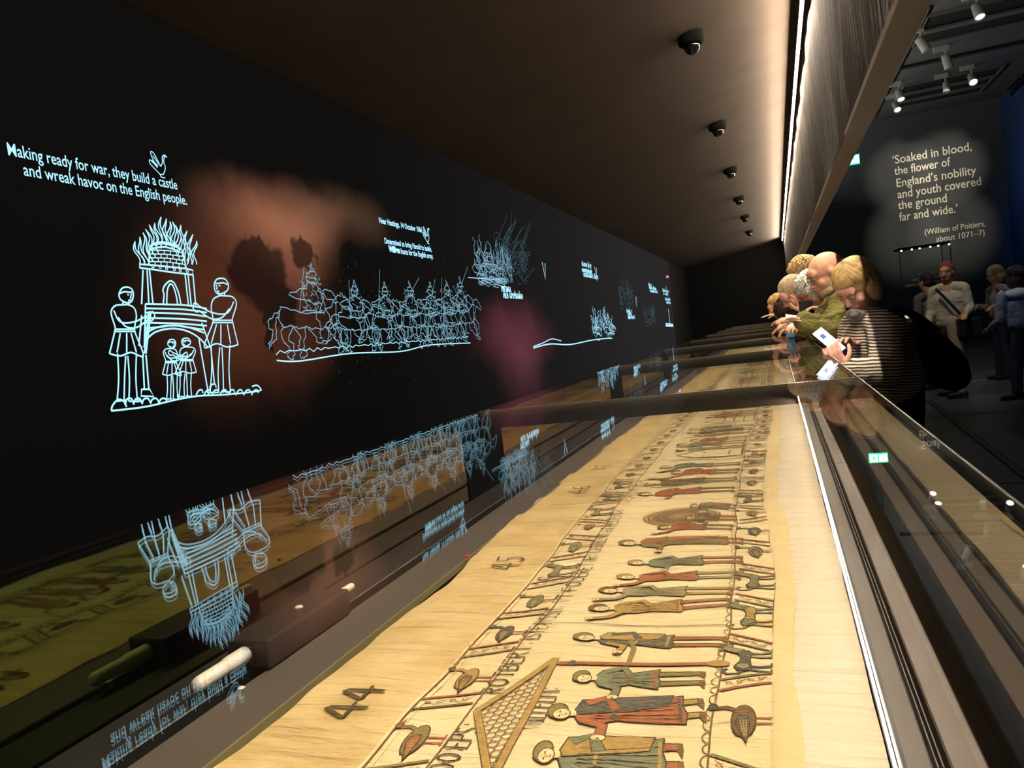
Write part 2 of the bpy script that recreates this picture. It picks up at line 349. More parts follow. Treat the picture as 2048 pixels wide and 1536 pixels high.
track_lamp(1955, 22, 0, (.1, -.45, -1), 1, 'white spotlight glowing at the nearest ceiling opening')
track_lamp(1944, 158, 0, (.0, -.9, -1), 2, 'brightest white spotlight, shining beside the far ceiling opening')
track_lamp(1892, 174, 0, (0, -.1, -1), 0, 'unlit white spotlight hanging in the middle of the far ceiling opening', s=.8)
track_lamp(1799, 190, 0, (.1, -.5, -1), 1, 'small lit spotlight at the left end of the far ceiling opening, upper of two')
track_lamp(1792, 213, 0, (.1, -.6, -.8), 1, 'small lit spotlight lowest of the pair at the left end of the far opening')
track_lamp(1893, 122, 0, (.3, .3, -1), 0, 'unlit white spotlight on its own between the two ceiling openings')
track_lamp(1843, 88, 0, (.6, .3, -1), 0, 'dim grey spotlight on the rail at the left end of the near ceiling opening')
# black truss piece at the right edge
tt = thing('lighting_truss', 'black lattice truss under the ceiling above the blue wall', 'truss', (6.0, 20, CEIL - .4))
for (dx, dz_) in ((0, 0), (.14, 0), (.07, -.14)):
    MB().tube((5.85 + dx, 17.0, CEIL - .3 + dz_), (5.85 + dx, 22.0, CEIL - .3 + dz_), .02, n=8).build('chord', M['black_matte'], tt)
b = MB()
for k in range(20):
    y = 17 + k * .25
    b.tube((5.85, y, CEIL - .3), (5.92, y + .125, CEIL - .44), .01, n=6); b.tube((5.99, y + .25, CEIL - .3), (5.92, y + .125, CEIL - .44), .01, n=6); b.tube((5.85, y, CEIL - .3), (5.99, y + .25, CEIL - .3), .01, n=6)
b.build('lacing', M['black_matte'], tt)

# ------------------------------------------------------------------ LED strip under the fascia and ceiling domes
ls = thing('ceiling_light_strip', 'long glowing white light strip along the top of the dark fascia', 'light strip', (.36, 8, ZC + 2.0))
MB().box((.352, -1.4, ZC + 1.920), (.357, 21.9, ZC + 1.944)).build('channel', M['steel'], ls)
MB().box((.341, -1.4, ZC + 1.926), (.352, 21.9, ZC + 1.937)).build('diffuser', M['led'], ls)
MB().box((.332, -1.4, ZC + 1.9445), (.357, 21.9, ZC + 1.9475)).build('added_shield', M['dark_steel'], ls)  # plate added to keep the strip's light off the soffit close by
for k_ in range(12): MB().box((.357, -.9 + 2 * k_, ZC + 1.926), (.378, -.88 + 2 * k_, ZC + 1.938)).build('bracket', M['dark_steel'], ls)
MB().tube((.350, 21.905, ZC + 1.93), (.352, 22.0, ZC + 1.84), .006, n=8).build('end_cable', M['dark_steel'], ls)
dz = (CZ1 - CZ0) / (.372 - XS + .05)
dome_names = ['nearest and largest', 'second from the camera', 'third from the camera', 'fourth from the camera', 'fifth from the camera', 'farthest and smallest']
for i, (px, py) in enumerate(((1381, 70), (1434, 247), (1460, 337), (1477, 394), (1489, 431), (1498, 461))):
    r = ray(px, py); k = r.x / r.z; z = (CZ1 - ZC - .372 * dz) / (1 - dz * k); y = z / r.z * r.y
    c = Vector((k * z, y, ZC + z))
    t = thing('dome_camera', 'black dome camera on the soffit, ' + dome_names[i] + ' in its row', 'security camera', c, 'row of black dome cameras on the soffit')
    MB().lathe(c + Vector((0, 0, .02)), (0, 0, -1), [(.085, 0), (.088, .02), (.086, .075), (.074, .085), (.06, .088)], 28).build('housing', M['black_matte'], t, True)
    MB().lathe(c + Vector((0, 0, -.06)), (0, 0, -1), [(.056, 0), (.055, .02), (.046, .045), (.03, .062), (.008, .07)], 24).build('dome', mat('smoked_dome', (8, 8, 8), .12, spec=.3) if 'smoked_dome' not in bpy.data.materials else bpy.data.materials['smoked_dome'], t, True)
    ring = MB().lathe(c + Vector((0, 0, -.058)), (0, 0, -1), [(.075, 0), (.075, .006), (.057, .008), (.057, 0)], 28).build('ring', M['black_matte'], t)

# ================================================================== THE LONG CASE
case = thing('display_case', 'long low dark metal display case with flat glass top holding the embroidered frieze', 'display case', (-.4, 9, 0))
joints = [-.6, .10, 2.33, 4.57, 6.80, 9.03, 11.26, 13.5, 15.7, 17.95, 20.2]
joints[1:1] = []
joints = [-.6] + joints[2:] if False else joints
MB().box((XB - .02, Y0, 0), (XF + .02, Y1, TZ - .03)).build('body', M['black_matte'], case)
MB().box((XB - .02, Y1 - .02, TZ - .03), (XF + .02, Y1, GZ - .004)).build('end_panel', M['black_matte'], case)
# mirror-like panels
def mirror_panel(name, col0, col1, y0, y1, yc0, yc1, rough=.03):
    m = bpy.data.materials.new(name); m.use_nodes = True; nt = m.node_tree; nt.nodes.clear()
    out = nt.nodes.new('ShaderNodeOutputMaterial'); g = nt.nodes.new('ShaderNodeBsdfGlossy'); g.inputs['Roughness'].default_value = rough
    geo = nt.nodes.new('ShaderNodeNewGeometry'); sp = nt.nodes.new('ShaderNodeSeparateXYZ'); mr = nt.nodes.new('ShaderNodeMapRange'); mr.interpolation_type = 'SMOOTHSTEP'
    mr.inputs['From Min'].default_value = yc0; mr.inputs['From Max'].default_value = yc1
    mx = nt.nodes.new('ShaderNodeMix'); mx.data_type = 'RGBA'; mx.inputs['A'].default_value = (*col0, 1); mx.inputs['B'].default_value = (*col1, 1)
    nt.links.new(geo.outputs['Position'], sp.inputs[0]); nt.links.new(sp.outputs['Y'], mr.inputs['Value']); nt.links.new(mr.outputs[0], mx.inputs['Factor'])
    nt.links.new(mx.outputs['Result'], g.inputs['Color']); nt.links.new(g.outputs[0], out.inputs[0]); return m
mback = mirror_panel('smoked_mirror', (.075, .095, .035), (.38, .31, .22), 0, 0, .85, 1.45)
mfront = mirror_panel('front_glass_mirror', (.78, .75, .68), (.78, .75, .68), 0, 0, 0, 1)
for i in range(len(joints) - 1):
    a, b_ = joints[i], joints[i + 1]
    pw = .17 if i else 0
    MB().box((XB - .012, a + (pw if i else 0), TZ - .03), (XB, b_ - .17, GZ - .004)).build('back_panel', mback, case)
    MB().box((XF, a, TZ - .03), (XF + .01, b_ - .004, GZ - .004)).build('front_panel', mfront, case)
    MB().box((XB, a + .003, GZ - .004), (XF + .012, b_ - .003, GZ + .004)).build('glass_pane', M['glass'], case)
    if i:
        MB().box((XB - .014, a - .17, TZ - .03), (XB + .004, a + .17, GZ - .005)).build('back_post', M['black_matte'], case)
        MB().box((XB, a - .012, GZ - .056), (XF, a + .012, GZ - .0045)).build('cross_bar', M['ledge_dark'], case)
        MB().box((XB, a - .0022, GZ - .004), (XF + .012, a + .0022, GZ + .0046)).build('pane_edge', M['steel'], case)
MB().box((XF + .0125, Y0, GZ - .008), (XF + .016, Y1, GZ + .005)).build('front_edge', M['dark_steel'], case)
# shelves inside the case
def plank(name, x0, x1, z, mt, th=.03):
    for i in range(len(joints) - 1):
        a, b_ = joints[i] + .14, joints[i + 1] + .137
        if i == 0: a = joints[0]
        if i == len(joints) - 2: b_ = Y1 - .02
        if b_ - a < .1: continue
        bevel(MB().box((x0, a, z - th), (x1, b_, z)).build(name, mt, case), .002, 1)
plank('ledge_plank', -.835, -.722, TZ + .002, M['ledge'])
plank('rear_ledge_plank', -.965, -.862, TZ + .004, M['ledge_dark'])
MB().box((-.862, Y0, TZ - .03), (-.835, Y1 - .02, TZ - .02)).build('groove', M['black_matte'], case)
MB().box((-.7235, Y0, TZ - .01), (-.7205, Y1 - .02, TZ + .0035)).build('ledge_highlight', mat('highlight_yellow', (150, 140, 100), .4), case)  # highlight along the plank edge, put in as a thin yellow strip
plank('light_shelf', .0795, .106, TZ + .002, M['ledge'])
MB().box((.108, Y0, TZ - .01), (.1095, Y1 - .02, TZ + .008)).build('shelf_rib', M['ledge'], case)
MB().box((.1135, Y0, TZ - .01), (.115, Y1 - .02, TZ + .006)).build('shelf_rib', M['ledge'], case)
plank('front_shelf', .123, .158, TZ - .002, M['ledge2'])
MB().box((.106, Y0, TZ - .03), (.186, Y1 - .02, TZ - .024)).build('front_gutter', M['black_matte'], case)
MB().box((-.722, Y0, TZ - .03), (.0795, Y1 - .02, TZ - .012)).build('bed', M['black_matte'], case)
cs = thing('case_light_strip', 'thin white light strip running beside the white cloth inside the case', 'light strip', (.073, 9, TZ))
MB().box((.0705, Y0, TZ - .012), (.0735, Y1 - .03, TZ + .004)).build('channel', M['ledge_dark'], cs)
MB().box((.0738, Y0, TZ - .012), (.0757, Y1 - .03, TZ + .000)).build('diffuser', M['led_case'], cs)
MB().box((.0765, Y0, TZ - .012), (.0793, Y1 - .03, TZ + .013)).build('channel', M['ledge_dark'], cs)
# small sensor box on the rear ledge
sb = thing('sensor_box', 'black sensor box with white tube ends on the rear ledge of the case', 'sensor', (-.91, 1.1, TZ))
bevel(MB().box((-.905, .966, TZ + .005), (-.822, 1.215, TZ + .052)).build('housing', M['ledge_dark'], sb), .004, 2)
MB().lathe((-.866, .9655, TZ + .03), (0, -1, 0), [(.020, 0), (.020, .0015), (.013, .0015)], 24).build('socket', M['vent_black'], sb)
MB().lathe((-.866, .975, TZ + .03), (0, -1, 0), [(.0135, 0), (.0135, .052), (.0118, .056), (.0118, .115), (.010, .122), (.003, .124)], 24).build('tube', M['white_plastic'], sb, True)
MB().lathe((-.845, 1.21, TZ + .04), (0, 1, 0), [(.0075, 0), (.0075, .045), (.006, .051), (.002, .053)], 20).build('tube', M['white_plastic'], sb, True)
MB().lathe((-.862, 1.11, TZ + .052), (0, 0, 1), [(.0075, 0), (.0075, .003), (.004, .005)], 16).build('pin', M['white_plastic'], sb, True)
pp = at_z(483, 1378, TZ)
pn = tag(MB().lathe((pp.x, pp.y, TZ - .018), (0, 0, 1), [(.006, 0), (.006, .02), (.003, .022)], 16).build('white_peg', M['white_plastic']), 'small white peg in the ledge groove before the sensor box', 'peg')
pn = tag(MB().lathe((-.712, 1.53, TZ + .012), (0, 0, 1), [(.004, 0), (.005, .003), (.002, .006)], 12).build('red_pin', mat('red_pin', (230, 40, 30), .4)), 'tiny red pin at the edge of the lining below number 45', 'pin')

# ------------------------------------------------------------------ the cloths
def hgt(x, y):
    return (.0022 * math.sin(y * 9 + x * 3) + .0016 * math.sin(y * 21 + x * 9 + 1) + .0014 * math.sin(x * 26 + y * 4))
DR = [(-1, 0), (1.0, 0), (1.4, .003), (1.7, -.010), (2.05, -.029), (2.8, -.029), (3.7, -.011), (4.6, 0), (6, -.012), (8, .004), (11, -.01), (30, 0)]
def drift(y):
    for (a, p), (b_, q_) in zip(DR, DR[1:]):
        if y <= b_:
            t = max(0, (y - a) / (b_ - a)); t = t * t * (3 - 2 * t); return p + (q_ - p) * t
    return 0
def edge(x, y, a=.004, s=0):
    return x + a * (math.sin(y * 5.3 + s) + .6 * math.sin(y * 13.1 + 2 * s) + .35 * math.sin(y * 31 + s))
ys = []; y = -.4
while y < 20.1: ys.append(y); y += .008 if y < 2.6 else (.02 if y < 5 else .08)
def cloth(name, e0, e1, z, mt, parent, nx=14, th=.0012, hem=.0, dr=True):
    v = []; f = []
    for y in ys:
        a, b_ = e0(y), e1(y)
        if dr: a += drift(y); b_ += drift(y)
        for i in range(nx + 1):
            x = a + (b_ - a) * i / nx
            e = 0 if 0 < i < nx else -th
            v.append((x, y, TZ + z + hgt(x, y) + e + (hem * math.sin(math.pi * i / nx))))
    for j in range(len(ys) - 1):
        for i in range(nx): q = j * (nx + 1) + i; f.append((q, q + 1, q + nx + 2, q + nx + 1))
    return mesh_obj(name, v, f, mt, parent, smooth=True)
fr = thing('embroidered_frieze', 'long cream linen frieze embroidered with small robed figures, animals and lettering', 'tapestry', (-.35, 9, TZ))
cloth('lining', lambda y: edge(-.708, y, .0035, 1) + .003 * math.sin(y * 60) * .4, lambda y: edge(-.505, y, .002, 2), .002, M['lining'], fr)
cloth('linen', lambda y: edge(-.522, y, .003, 3), lambda y: edge(-.040, y, .0022, 4) - .004 * math.sin(y * 1.7), .0045, M['linen'], fr, 30)
cloth('lower_lining', lambda y: edge(-.052, y, .001, 4), lambda y: edge(-.012, y, .0035, 5) - .006 * math.sin(y * 1.7), .0058, M['hem_linen'], fr, 8, hem=.003)['label'] = 'padded beige lower lining band'
wc = cloth('white_cloth', lambda y: -.055, lambda y: edge(.066, y, .0008, 6), .001, M['white_cloth'], None, 10, dr=False)
tag(wc, 'plain white cotton cloth strip between the frieze and the light strip', 'cloth')
seam = MB()
for dx in (-.515,):
    seam.path([(edge(dx, y, .003, 3) + .012 + drift(y), y, TZ + .0052 + hgt(dx, y)) for y in ys[::2] if y < 7], .0006, 4)
seam.build('seam', M['lining'], fr)

# ------------------------------------------------------------------ embroidery kit
WL = list(WOOL.values()); WI = {k: i for i, k in enumerate(WOOL)}
def fz(x, y, k): return TZ + .0056 + hgt(x, y) + .00028 * k
def poly(mb, pts, col, k=0):
    # pts (x,y) world outline; subdivide by fan from centroid, two rings so it follows the cloth
    n = len(pts); cx = sum(p[0] for p in pts) / n; cy = sum(p[1] for p in pts) / n; v = []
    for s_ in (1, .5):
        for p in pts:
            x = cx + (p[0] - cx) * s_; y = cy + (p[1] - cy) * s_; x += drift(y); v.append((x, y, fz(x, y, k)))
    v.append((cx + drift(cy), cy, fz(cx, cy, k)))
    f = [(i, (i + 1) % n, n + (i + 1) % n, n + i) for i in range(n)] + [(n + i, n + (i + 1) % n, 2 * n) for i in range(n)]
    mb.add(v, f, WI[col])
def stitch(mb, pts, col='black', wd=.0012, k=1, closed=False):
    P = [Vector((p[0], p[1], 0)) for p in pts]
    if closed: P = P + [P[0]]
    Q = [P[0]]
    for a, b_ in zip(P, P[1:]):
        n = max(1, int((b_ - a).length / .02))
        for i in range(1, n + 1): Q.append(a.lerp(b_, i / n))
    v = []
    for i, p in enumerate(Q):
        d = Q[min(i + 1, len(Q) - 1)] - Q[max(i - 1, 0)]
        nrm = Vector((-d.y, d.x, 0)); nrm = nrm.normalized() if nrm.length > 1e-9 else Vector((1, 0, 0))
        for s_ in (-1, 1):
            q = p + nrm * wd * s_; dx_ = drift(q.y); v.append((q.x + dx_, q.y, fz(q.x + dx_, q.y, k)))
    mb.add(v, [(2 * i, 2 * i + 1, 2 * i + 3, 2 * i + 2) for i in range(len(Q) - 1)], WI[col])
def FP(px, py):
    p = at_z(px, py, TZ + .006); return (p.x - drift(p.y), p.y)
def ell(c, a, b_, u, n=14, t0=0, t1=2 * math.pi):
    u = Vector(u).normalized(); w_ = Vector((-u.y, u.x)); c = Vector(c)
    full = abs(t1 - t0 - 2 * math.pi) < 1e-6
    return [tuple(c + u * a * math.cos(t0 + (t1 - t0) * i / (n if full else n - 1)) + w_ * b_ * math.sin(t0 + (t1 - t0) * i / (n if full else n - 1))) for i in range(n)]
def figure(head, feet, cols, wd=.07, kind=0, gaze=1, seated=False):
    """generic robed figure; head and feet are (x, y) on the cloth"""
    mb = MB(); H = Vector(head); Fe = Vector(feet); ax = (H - Fe); L = ax.length; u = ax / L; w_ = Vector((-u.y, u.x)) * gaze
    T = lambda h, l: tuple(Fe + u * L * h + w_ * wd * l)
    c1, c2, c3 = cols
    for s_ in (-.22, .18):
        poly(mb, [T(0.02, s_ - .08), T(.40, s_ - .10), T(.40, s_ + .10), T(0.02, s_ + .07)], c3, 0)
        stitch(mb, [T(.02, s_ - .08), T(.40, s_ - .1)]); stitch(mb, [T(.02, s_ + .07), T(.40, s_ + .1)])
        poly(mb, [T(-.005, s_ - .08), T(.035, s_ - .09), T(.035, s_ + .09), T(.0, s_ + .28), T(-.01, s_ + .1)], 'brown', 1)
    hem = .12 if kind == 1 else .34
    body = [T(hem, -.42), T(hem + .01, -.1), T(hem - .015, .15), T(hem, .42), T(.56, .24), T(.66, .34), T(.79, .32), T(.83, .10), T(.83, -.10), T(.79, -.34), T(.66, -.32), T(.56, -.24)]
    poly(mb, body, c1, 2); stitch(mb, body, 'black', .0011, 3, True)
    if kind == 2 or kind == 1:
        cloak = [T(hem + .06, -.44), T(hem + .1, -.12), T(.55, -.02), T(.80, .06), T(.83, -.08), T(.79, -.40), T(.55, -.46)]
        poly(mb, cloak, c2, 4); stitch(mb, cloak, 'black', .0011, 5, True)
    for l in (-.22, -.02, .16, .28):
        stitch(mb, [T(hem + .02, l), T(.5, l * .6), T(.7, l * .7)], 'black' if c1 != 'navy' else 'ochre', .0007, 5)
    for h_ in (hem + .03, .575):
        stitch(mb, [T(h_, -.36 if h_ < .5 else -.22), T(h_, .36 if h_ < .5 else .22)], c2, .0022, 5)
    ar = [T(.76, .26), T(.64, .42), T(.66, .78)] if kind != 3 else [T(.76, .26), T(.84, .6), T(.98, .75)]
    stitch(mb, ar, 'black', wd * .10, 5); stitch(mb, ar, c1 if kind != 2 else c2, wd * .082, 6)
    e = ar[-1]; poly(mb, ell(e, wd * .12, wd * .09, u, 9), 'skin', 7); stitch(mb, ell(e, wd * .12, wd * .09, u, 9), 'brown', .0006, 8, True)
    for q in (-.3, 0, .3): stitch(mb, [e, tuple(Vector(e) + w_ * wd * .2 + u * wd * q * .3)], 'brown', .0006, 8)
    ar = [T(.76, -.28), T(.62, -.46), T(.56, -.08)]
    stitch(mb, ar, 'black', wd * .10, 5); stitch(mb, ar, c1, wd * .082, 6)
    poly(mb, [T(.82, -.09), T(.88, -.10), T(.88, .10), T(.82, .09)], 'skin', 4); stitch(mb, [T(.82, -.09), T(.88, -.1)]); stitch(mb, [T(.82, .09), T(.88, .1)])
    hc_ = T(.925, .02); hp = ell(hc_, L * .075, wd * .20, u, 16); 
    poly(mb, ell(T(.945, -.06), L * .068, wd * .24, u, 16), random.choice(('brown', 'ochre', 'olive', 'brown')), 5)
    stitch(mb, ell(T(.945, -.06), L * .068, wd * .24, u, 16), 'black', .0009, 6, True)
    hp = ell(T(.915, .06), L * .058, wd * .17, u, 14); poly(mb, hp, 'skin', 7); stitch(mb, hp, 'brown', .0008, 8, True)
    for l in (.0, .13): stitch(mb, [T(.925, l - .03), T(.927, l + .03)], 'black', .0008, 8)
    stitch(mb, [T(.92, .07), T(.90, .10), T(.90, .07)], 'brown', .0006, 8); stitch(mb, [T(.885, .03), T(.884, .11)], 'rust', .0007, 8)
    return mb.build('figure', WL, fr)
def beast(c, size, u, cols, kind=0):
    """generic border creature: 0 quadruped, 1 bird"""
    mb = MB(); u = Vector(u).normalized(); w_ = Vector((-u.y, u.x)); c = Vector(c); s_ = size
    T = lambda a, b_: tuple(c + u * a * s_ + w_ * b_ * s_)
    c1, c2 = cols
    if kind == 0:
        for a, e in ((-.40, -.1), (-.26, .06), (.26, .0), (.40, .14)):
            lg = [T(a - .02, .10), T(a - .06 + e * .3, -.18), T(a + e, -.40), T(a + e + .13, -.42)]
            stitch(mb, lg, 'black', s_ * .048, 1); stitch(mb, lg, c1 if a < 0 else c2, s_ * .036, 2)
        tl = [T(-.48, .12), T(-.66, .22), T(-.70, .42), T(-.54, .52), T(-.46, .42)]; stitch(mb, tl, 'black', s_ * .034, 1); stitch(mb, tl, c1, s_ * .024, 2)
        bd = [T(-.54, .10), T(-.50, .24), T(-.34, .30), T(-.08, .20), T(.16, .20), T(.36, .28), T(.48, .22), T(.48, .06), T(.34, -.02), T(.06, .02), T(-.2, .0), T(-.42, -.04)]
        poly(mb, bd, c1, 3); stitch(mb, bd, 'black', .0011, 4, True)
        nk = [T(.30, .24), T(.40, .46), T(.50, .58), T(.66, .56), T(.80, .44), T(.76, .38), T(.60, .40), T(.52, .14)]
        poly(mb, nk, c2, 4); stitch(mb, nk, 'black', .0010, 5, True); stitch(mb, [T(.48, .56), T(.44, .68), T(.54, .60)], c2, s_ * .025, 5)
        stitch(mb, [T(.62, .50), T(.65, .50)], 'black', .0009, 6)
        sh = [T(-.50, .12), T(-.40, .26), T(-.24, .24), T(-.20, .06), T(-.34, .0)]; poly(mb, sh, c2, 5); stitch(mb, sh, 'black', .0008, 6, True)
        for q in (-.1, .02, .14): stitch(mb, [T(q, .17), T(q + .05, .04)], 'black', .0006, 6)
    else:
        for a in (-.06, .10): stitch(mb, [T(a, -.1), T(a + .03, -.46)], 'rust', s_ * .025, 1); stitch(mb, [T(a - .06, -.47), T(a + .14, -.47)], 'rust', s_ * .018, 1)
        bd = ell(T(0, .04), .46 * s_, .19 * s_, u, 16); poly(mb, bd, c1, 3); stitch(mb, bd, 'black', .0010, 4, True)
        wg = [T(.14, .12), T(-.1, .17), T(-.62, -.02), T(-.4, -.04), T(-.05, -.06), T(.12, -.02)]; poly(mb, wg, c2, 5); stitch(mb, wg, 'black', .0009, 6, True)
        for q in (.0, .05, .1): stitch(mb, [T(.0, q), T(-.45, -.02 + q * .4)], 'ochre', .0007, 6)
        stitch(mb, [T(.26, .1), T(.38, .32), T(.34, .5)], c1, s_ * .05, 4)
        hd = ell(T(.37, .54), .09 * s_, .07 * s_, u, 10); poly(mb, hd, c2, 5); stitch(mb, hd, 'black', .0009, 6, True); stitch(mb, [T(.44, .54), T(.58, .50)], 'ochre', s_ * .018, 5)
    return mb.build('border_animal', WL, fr)
def barpair(x0, x1, y, slant, cols, gap=.028):
    mb = MB()
    for k, c_ in ((0, cols[0]), (gap, cols[1])):
        stitch(mb, [(x0, y + k), (x1, y + slant + k)], 'black', .0031, 1); stitch(mb, [(x0, y + k), (x1, y + slant + k)], c_, .0023, 2)
    pts = []
    for i in range(22):
        t = .08 + .84 * i / 21; pts.append((x0 + (x1 - x0) * t, y + slant * t + gap * .5 + gap * .2 * math.sin(t * 15)))
    stitch(mb, pts, random.choice(('brown', 'olive')), .0007, 1)
    for i in range(4):
        t = .18 + .21 * i; p = (x0 + (x1 - x0) * t, y + slant * t + gap * .5)
        stitch(mb, ell(p, .004, .004, (1, 0), 9, .5, 5.6), random.choice(('rust', 'olive', 'brown')), .0007, 2)
    return mb.build('border_bar', WL, fr)
# border lines
def bline(x, s_, a, y0=-.3, y1=19.5, wd=.0013, col='brown'):
    mb = MB(); pts = []; y = y0
    while y < y1: pts.append((edge(x, y, a, s_), y)); y += .012 if y < 3 else .06
    stitch(mb, pts, col, wd, 1); return mb.build('border_line', WL, fr)
bline(-.513, 3, .003); bline(-.431, 8, .0025); bline(-.118, 9, .003); bline(-.048, 4, .0022, col='black', wd=.0014)
mb = MB(); y = -.2
while y < 6:
    hgtw = random.uniform(.006, .011); step = random.uniform(.02, .034)
    x0 = edge(-.118, y, .003, 9); x1 = edge(-.118, y + step, .003, 9)
    stitch(mb, [(x0 + (x1 - x0) * t - hgtw * math.sin(math.pi * t) ** .6, y + step * t) for t in (0, .12, .3, .5, .7, .88, 1)], random.choice(('olive', 'brown')), .0008, 1); y += step
mb.build('ground_line', WL, fr)
rnd = random.Random(3); pal = ['rust', 'navy', 'olive', 'ochre', 'teal', 'brown', 'grey']
# upper and lower borders
def border(x0, x1, flip):
    y = .30 if flip else .22; k = 0; n = 0
    while y < 8.5:
        sl = rnd.choice((.03, -.03)) * (1 if k % 2 else -1)
        barpair(x0, x1, y, sl, rnd.choice((('rust', 'rust'), ('rust', 'olive'), ('olive', 'rust'), ('brown', 'rust'))), .030)
        y += .045
        w_ = rnd.uniform(.085, .10); beast(((x0 + x1) / 2 + .004, y + w_ * .55), w_ * .74, (0, 1) if rnd.random() < .5 else (0, -1), rnd.sample(pal, 2), rnd.choice((0, 1)))
        y += w_ + .025; k += 1
# beasts stand with feet toward +x: u along y, w must be -x  -> u=(0,1) gives w=(-1,0)
_b = beast
def beast(c, size, u, cols, kind=0):
    return _b(c, size, (0, 1), cols, kind)
border(-.511, -.435, False); border(-.114, -.051, True)
# main figures (photo positions)
figs = [((1070, 1512), (1365, 1512), ('teal', 'ochre', 'rust'), .115, 1), ((1099, 1429), (1408, 1420), ('rust', 'navy', 'ochre'), .10, 1),
        ((1149, 1360), (1410, 1362), ('teal', 'rust', 'olive'), .085, 0), ((1150, 1279), (1452, 1283), ('navy', 'ochre', 'rust'), .085, 2),
        ((1180, 1216), (1462, 1205), ('ochre', 'rust', 'rust'), .085, 3), ((1200, 1181), (1466, 1182), ('grey', 'ochre', 'ochre'), .08, 3),
        ((1236, 1154), (1480, 1148), ('rust', 'olive', 'grey'), .085, 3), ((1258, 1124), (1485, 1120), ('teal', 'olive', 'rust'), .085, 0),
        ((1240, 1089), (1486, 1083), ('olive', 'rust', 'rust'), .10, 1)]
for h_, f_, cols, wd, kd in figs: figure(FP(*h_), FP(*f_), cols, wd * .78, kd)
y = FP(1300, 1060)[1] + .03; k = 0
figure((-.30, FP(1300, 1056)[1]), (-.13, FP(1300, 1058)[1]), ('rust', 'navy', 'olive'), .08, 3)
figure((-.24, FP(1400, 1040)[1] + .02), (-.12, FP(1400, 1042)[1] + .02), ('navy', 'rust', 'rust'), .075, 0)
figure((-.23, FP(1400, 1012)[1]), (-.12, FP(1400, 1014)[1]), ('teal', 'rust', 'rust'), .09, 1)
y = FP(1300, 985)[1]
while y < 9.0:
    hx = rnd.uniform(-.40, -.33); figure((hx, y + rnd.uniform(-.02, .02)), (-.128, y), tuple(rnd.sample(pal, 3)), rnd.uniform(.085, .12), rnd.choice((0, 1, 2, 3)), rnd.choice((1, -1)))
    y += rnd.uniform(.085, .125); k += 1
    if k % 3 == 1:
        mb = MB(); c_ = rnd.choice(pal)
        stitch(mb, [(-.13, y), (-.22, y + .006), (-.33, y - .004)], 'brown', .0022, 2)
        for q in range(5): stitch(mb, [(-.20 - q * .03, y), (-.225 - q * .03, y + .022), (-.25 - q * .03, y + .012)], c_, .003, 3); stitch(mb, [(-.20 - q * .03, y), (-.225 - q * .03, y - .020), (-.25 - q * .03, y - .010)], c_, .003, 3)
        mb.build('tree_motif', WL, fr); y += .05
    if k % 6 == 4:   # generic small house
        mb = MB(); c_ = rnd.sample(pal, 3)
        poly(mb, [(-.13, y), (-.30, y), (-.30, y + .12), (-.13, y + .12)], 'skin', 1)
        for q in range(4): stitch(mb, [(-.13 - q * .045, y), (-.13 - q * .045, y + .12)], c_[q % 3], .004, 2)
        stitch(mb, [(-.13, y), (-.30, y), (-.36, y + .06), (-.30, y + .12), (-.13, y + .12)], c_[0], .004, 3); mb.build('house', WL, fr); y += .17
# house with scale roof at the near end
mb = MB(); A, B_, Cc = FP(1113, 1322), FP(954, 1421), FP(978, 1560); D = FP(992, 1545)
def inside(p, pg):
    c_ = False
    for (x1, y1), (x2, y2) in zip(pg, pg[1:] + pg[:1]):
        if (y1 > p[1]) != (y2 > p[1]) and p[0] < (x2 - x1) * (p[1] - y1) / (y2 - y1) + x1: c_ = not c_
    return c_
tri = [A, B_, Cc, D]; gx0, gx1 = min(p[0] for p in tri), max(p[0] for p in tri); gy0, gy1 = min(p[1] for p in tri), max(p[1] for p in tri)
for i in range(int((gx1 - gx0) / .0105) + 1):
    for j in range(int((gy1 - gy0) / .0125) + 1):
        c_ = (gx0 + i * .0105, gy0 + j * .0125 + (.00625 if i % 2 else 0))
        if inside(c_, tri): stitch(mb, ell(c_, .0062, .0062, (1, 0), 8), 'brown', .0006, 2, True)
for seg in ((A, B_), (B_, Cc), (A, D)): stitch(mb, seg, 'black', .0056, 3); stitch(mb, seg, 'ochre', .0046, 4)
mb.build('tiled_roof', WL, fr)
mb = MB(); P0, P1 = FP(1116, 1332), FP(1438, 1332)
for s_ in (.0055, .0045): stitch(mb, [P0, P1], 'black' if s_ > .005 else 'rust', s_, 3 if s_ > .005 else 4)
poly(mb, ell(P1, .016, .011, (1, 0), 10), 'ochre', 5); poly(mb, ell(FP(1145, 1332), .006, .008, (1, 0), 8), 'navy', 5); mb.build('pillar', WL, fr)
mb = MB(); stitch(mb, [FP(1080, 1246), FP(1455, 1249)], 'brown', .0011, 3); stitch(mb, [FP(1258, 1330), FP(1268, 1300), FP(1262, 1280)], 'olive', .004, 5); mb.build('pole', WL, fr)
# layered mound between the diggers and the next scene
mb = MB(); ym = FP(1300, 1035)[1]
for i, c_ in enumerate(('ochre', 'grey', 'rust', 'teal', 'rust', 'grey', 'ochre')):
    poly(mb, ell((-.25, ym), .095 - .012 * i, .085 - .011 * i, (1, 0), 20, -1.2, 4.4), c_, i); 
for i in range(7): stitch(mb, ell((-.25, ym), .095 - .012 * i, .085 - .011 * i, (1, 0), 20, -1.2, 4.4), 'black', .0008, 8, True)
mb.build('mound', WL, fr)

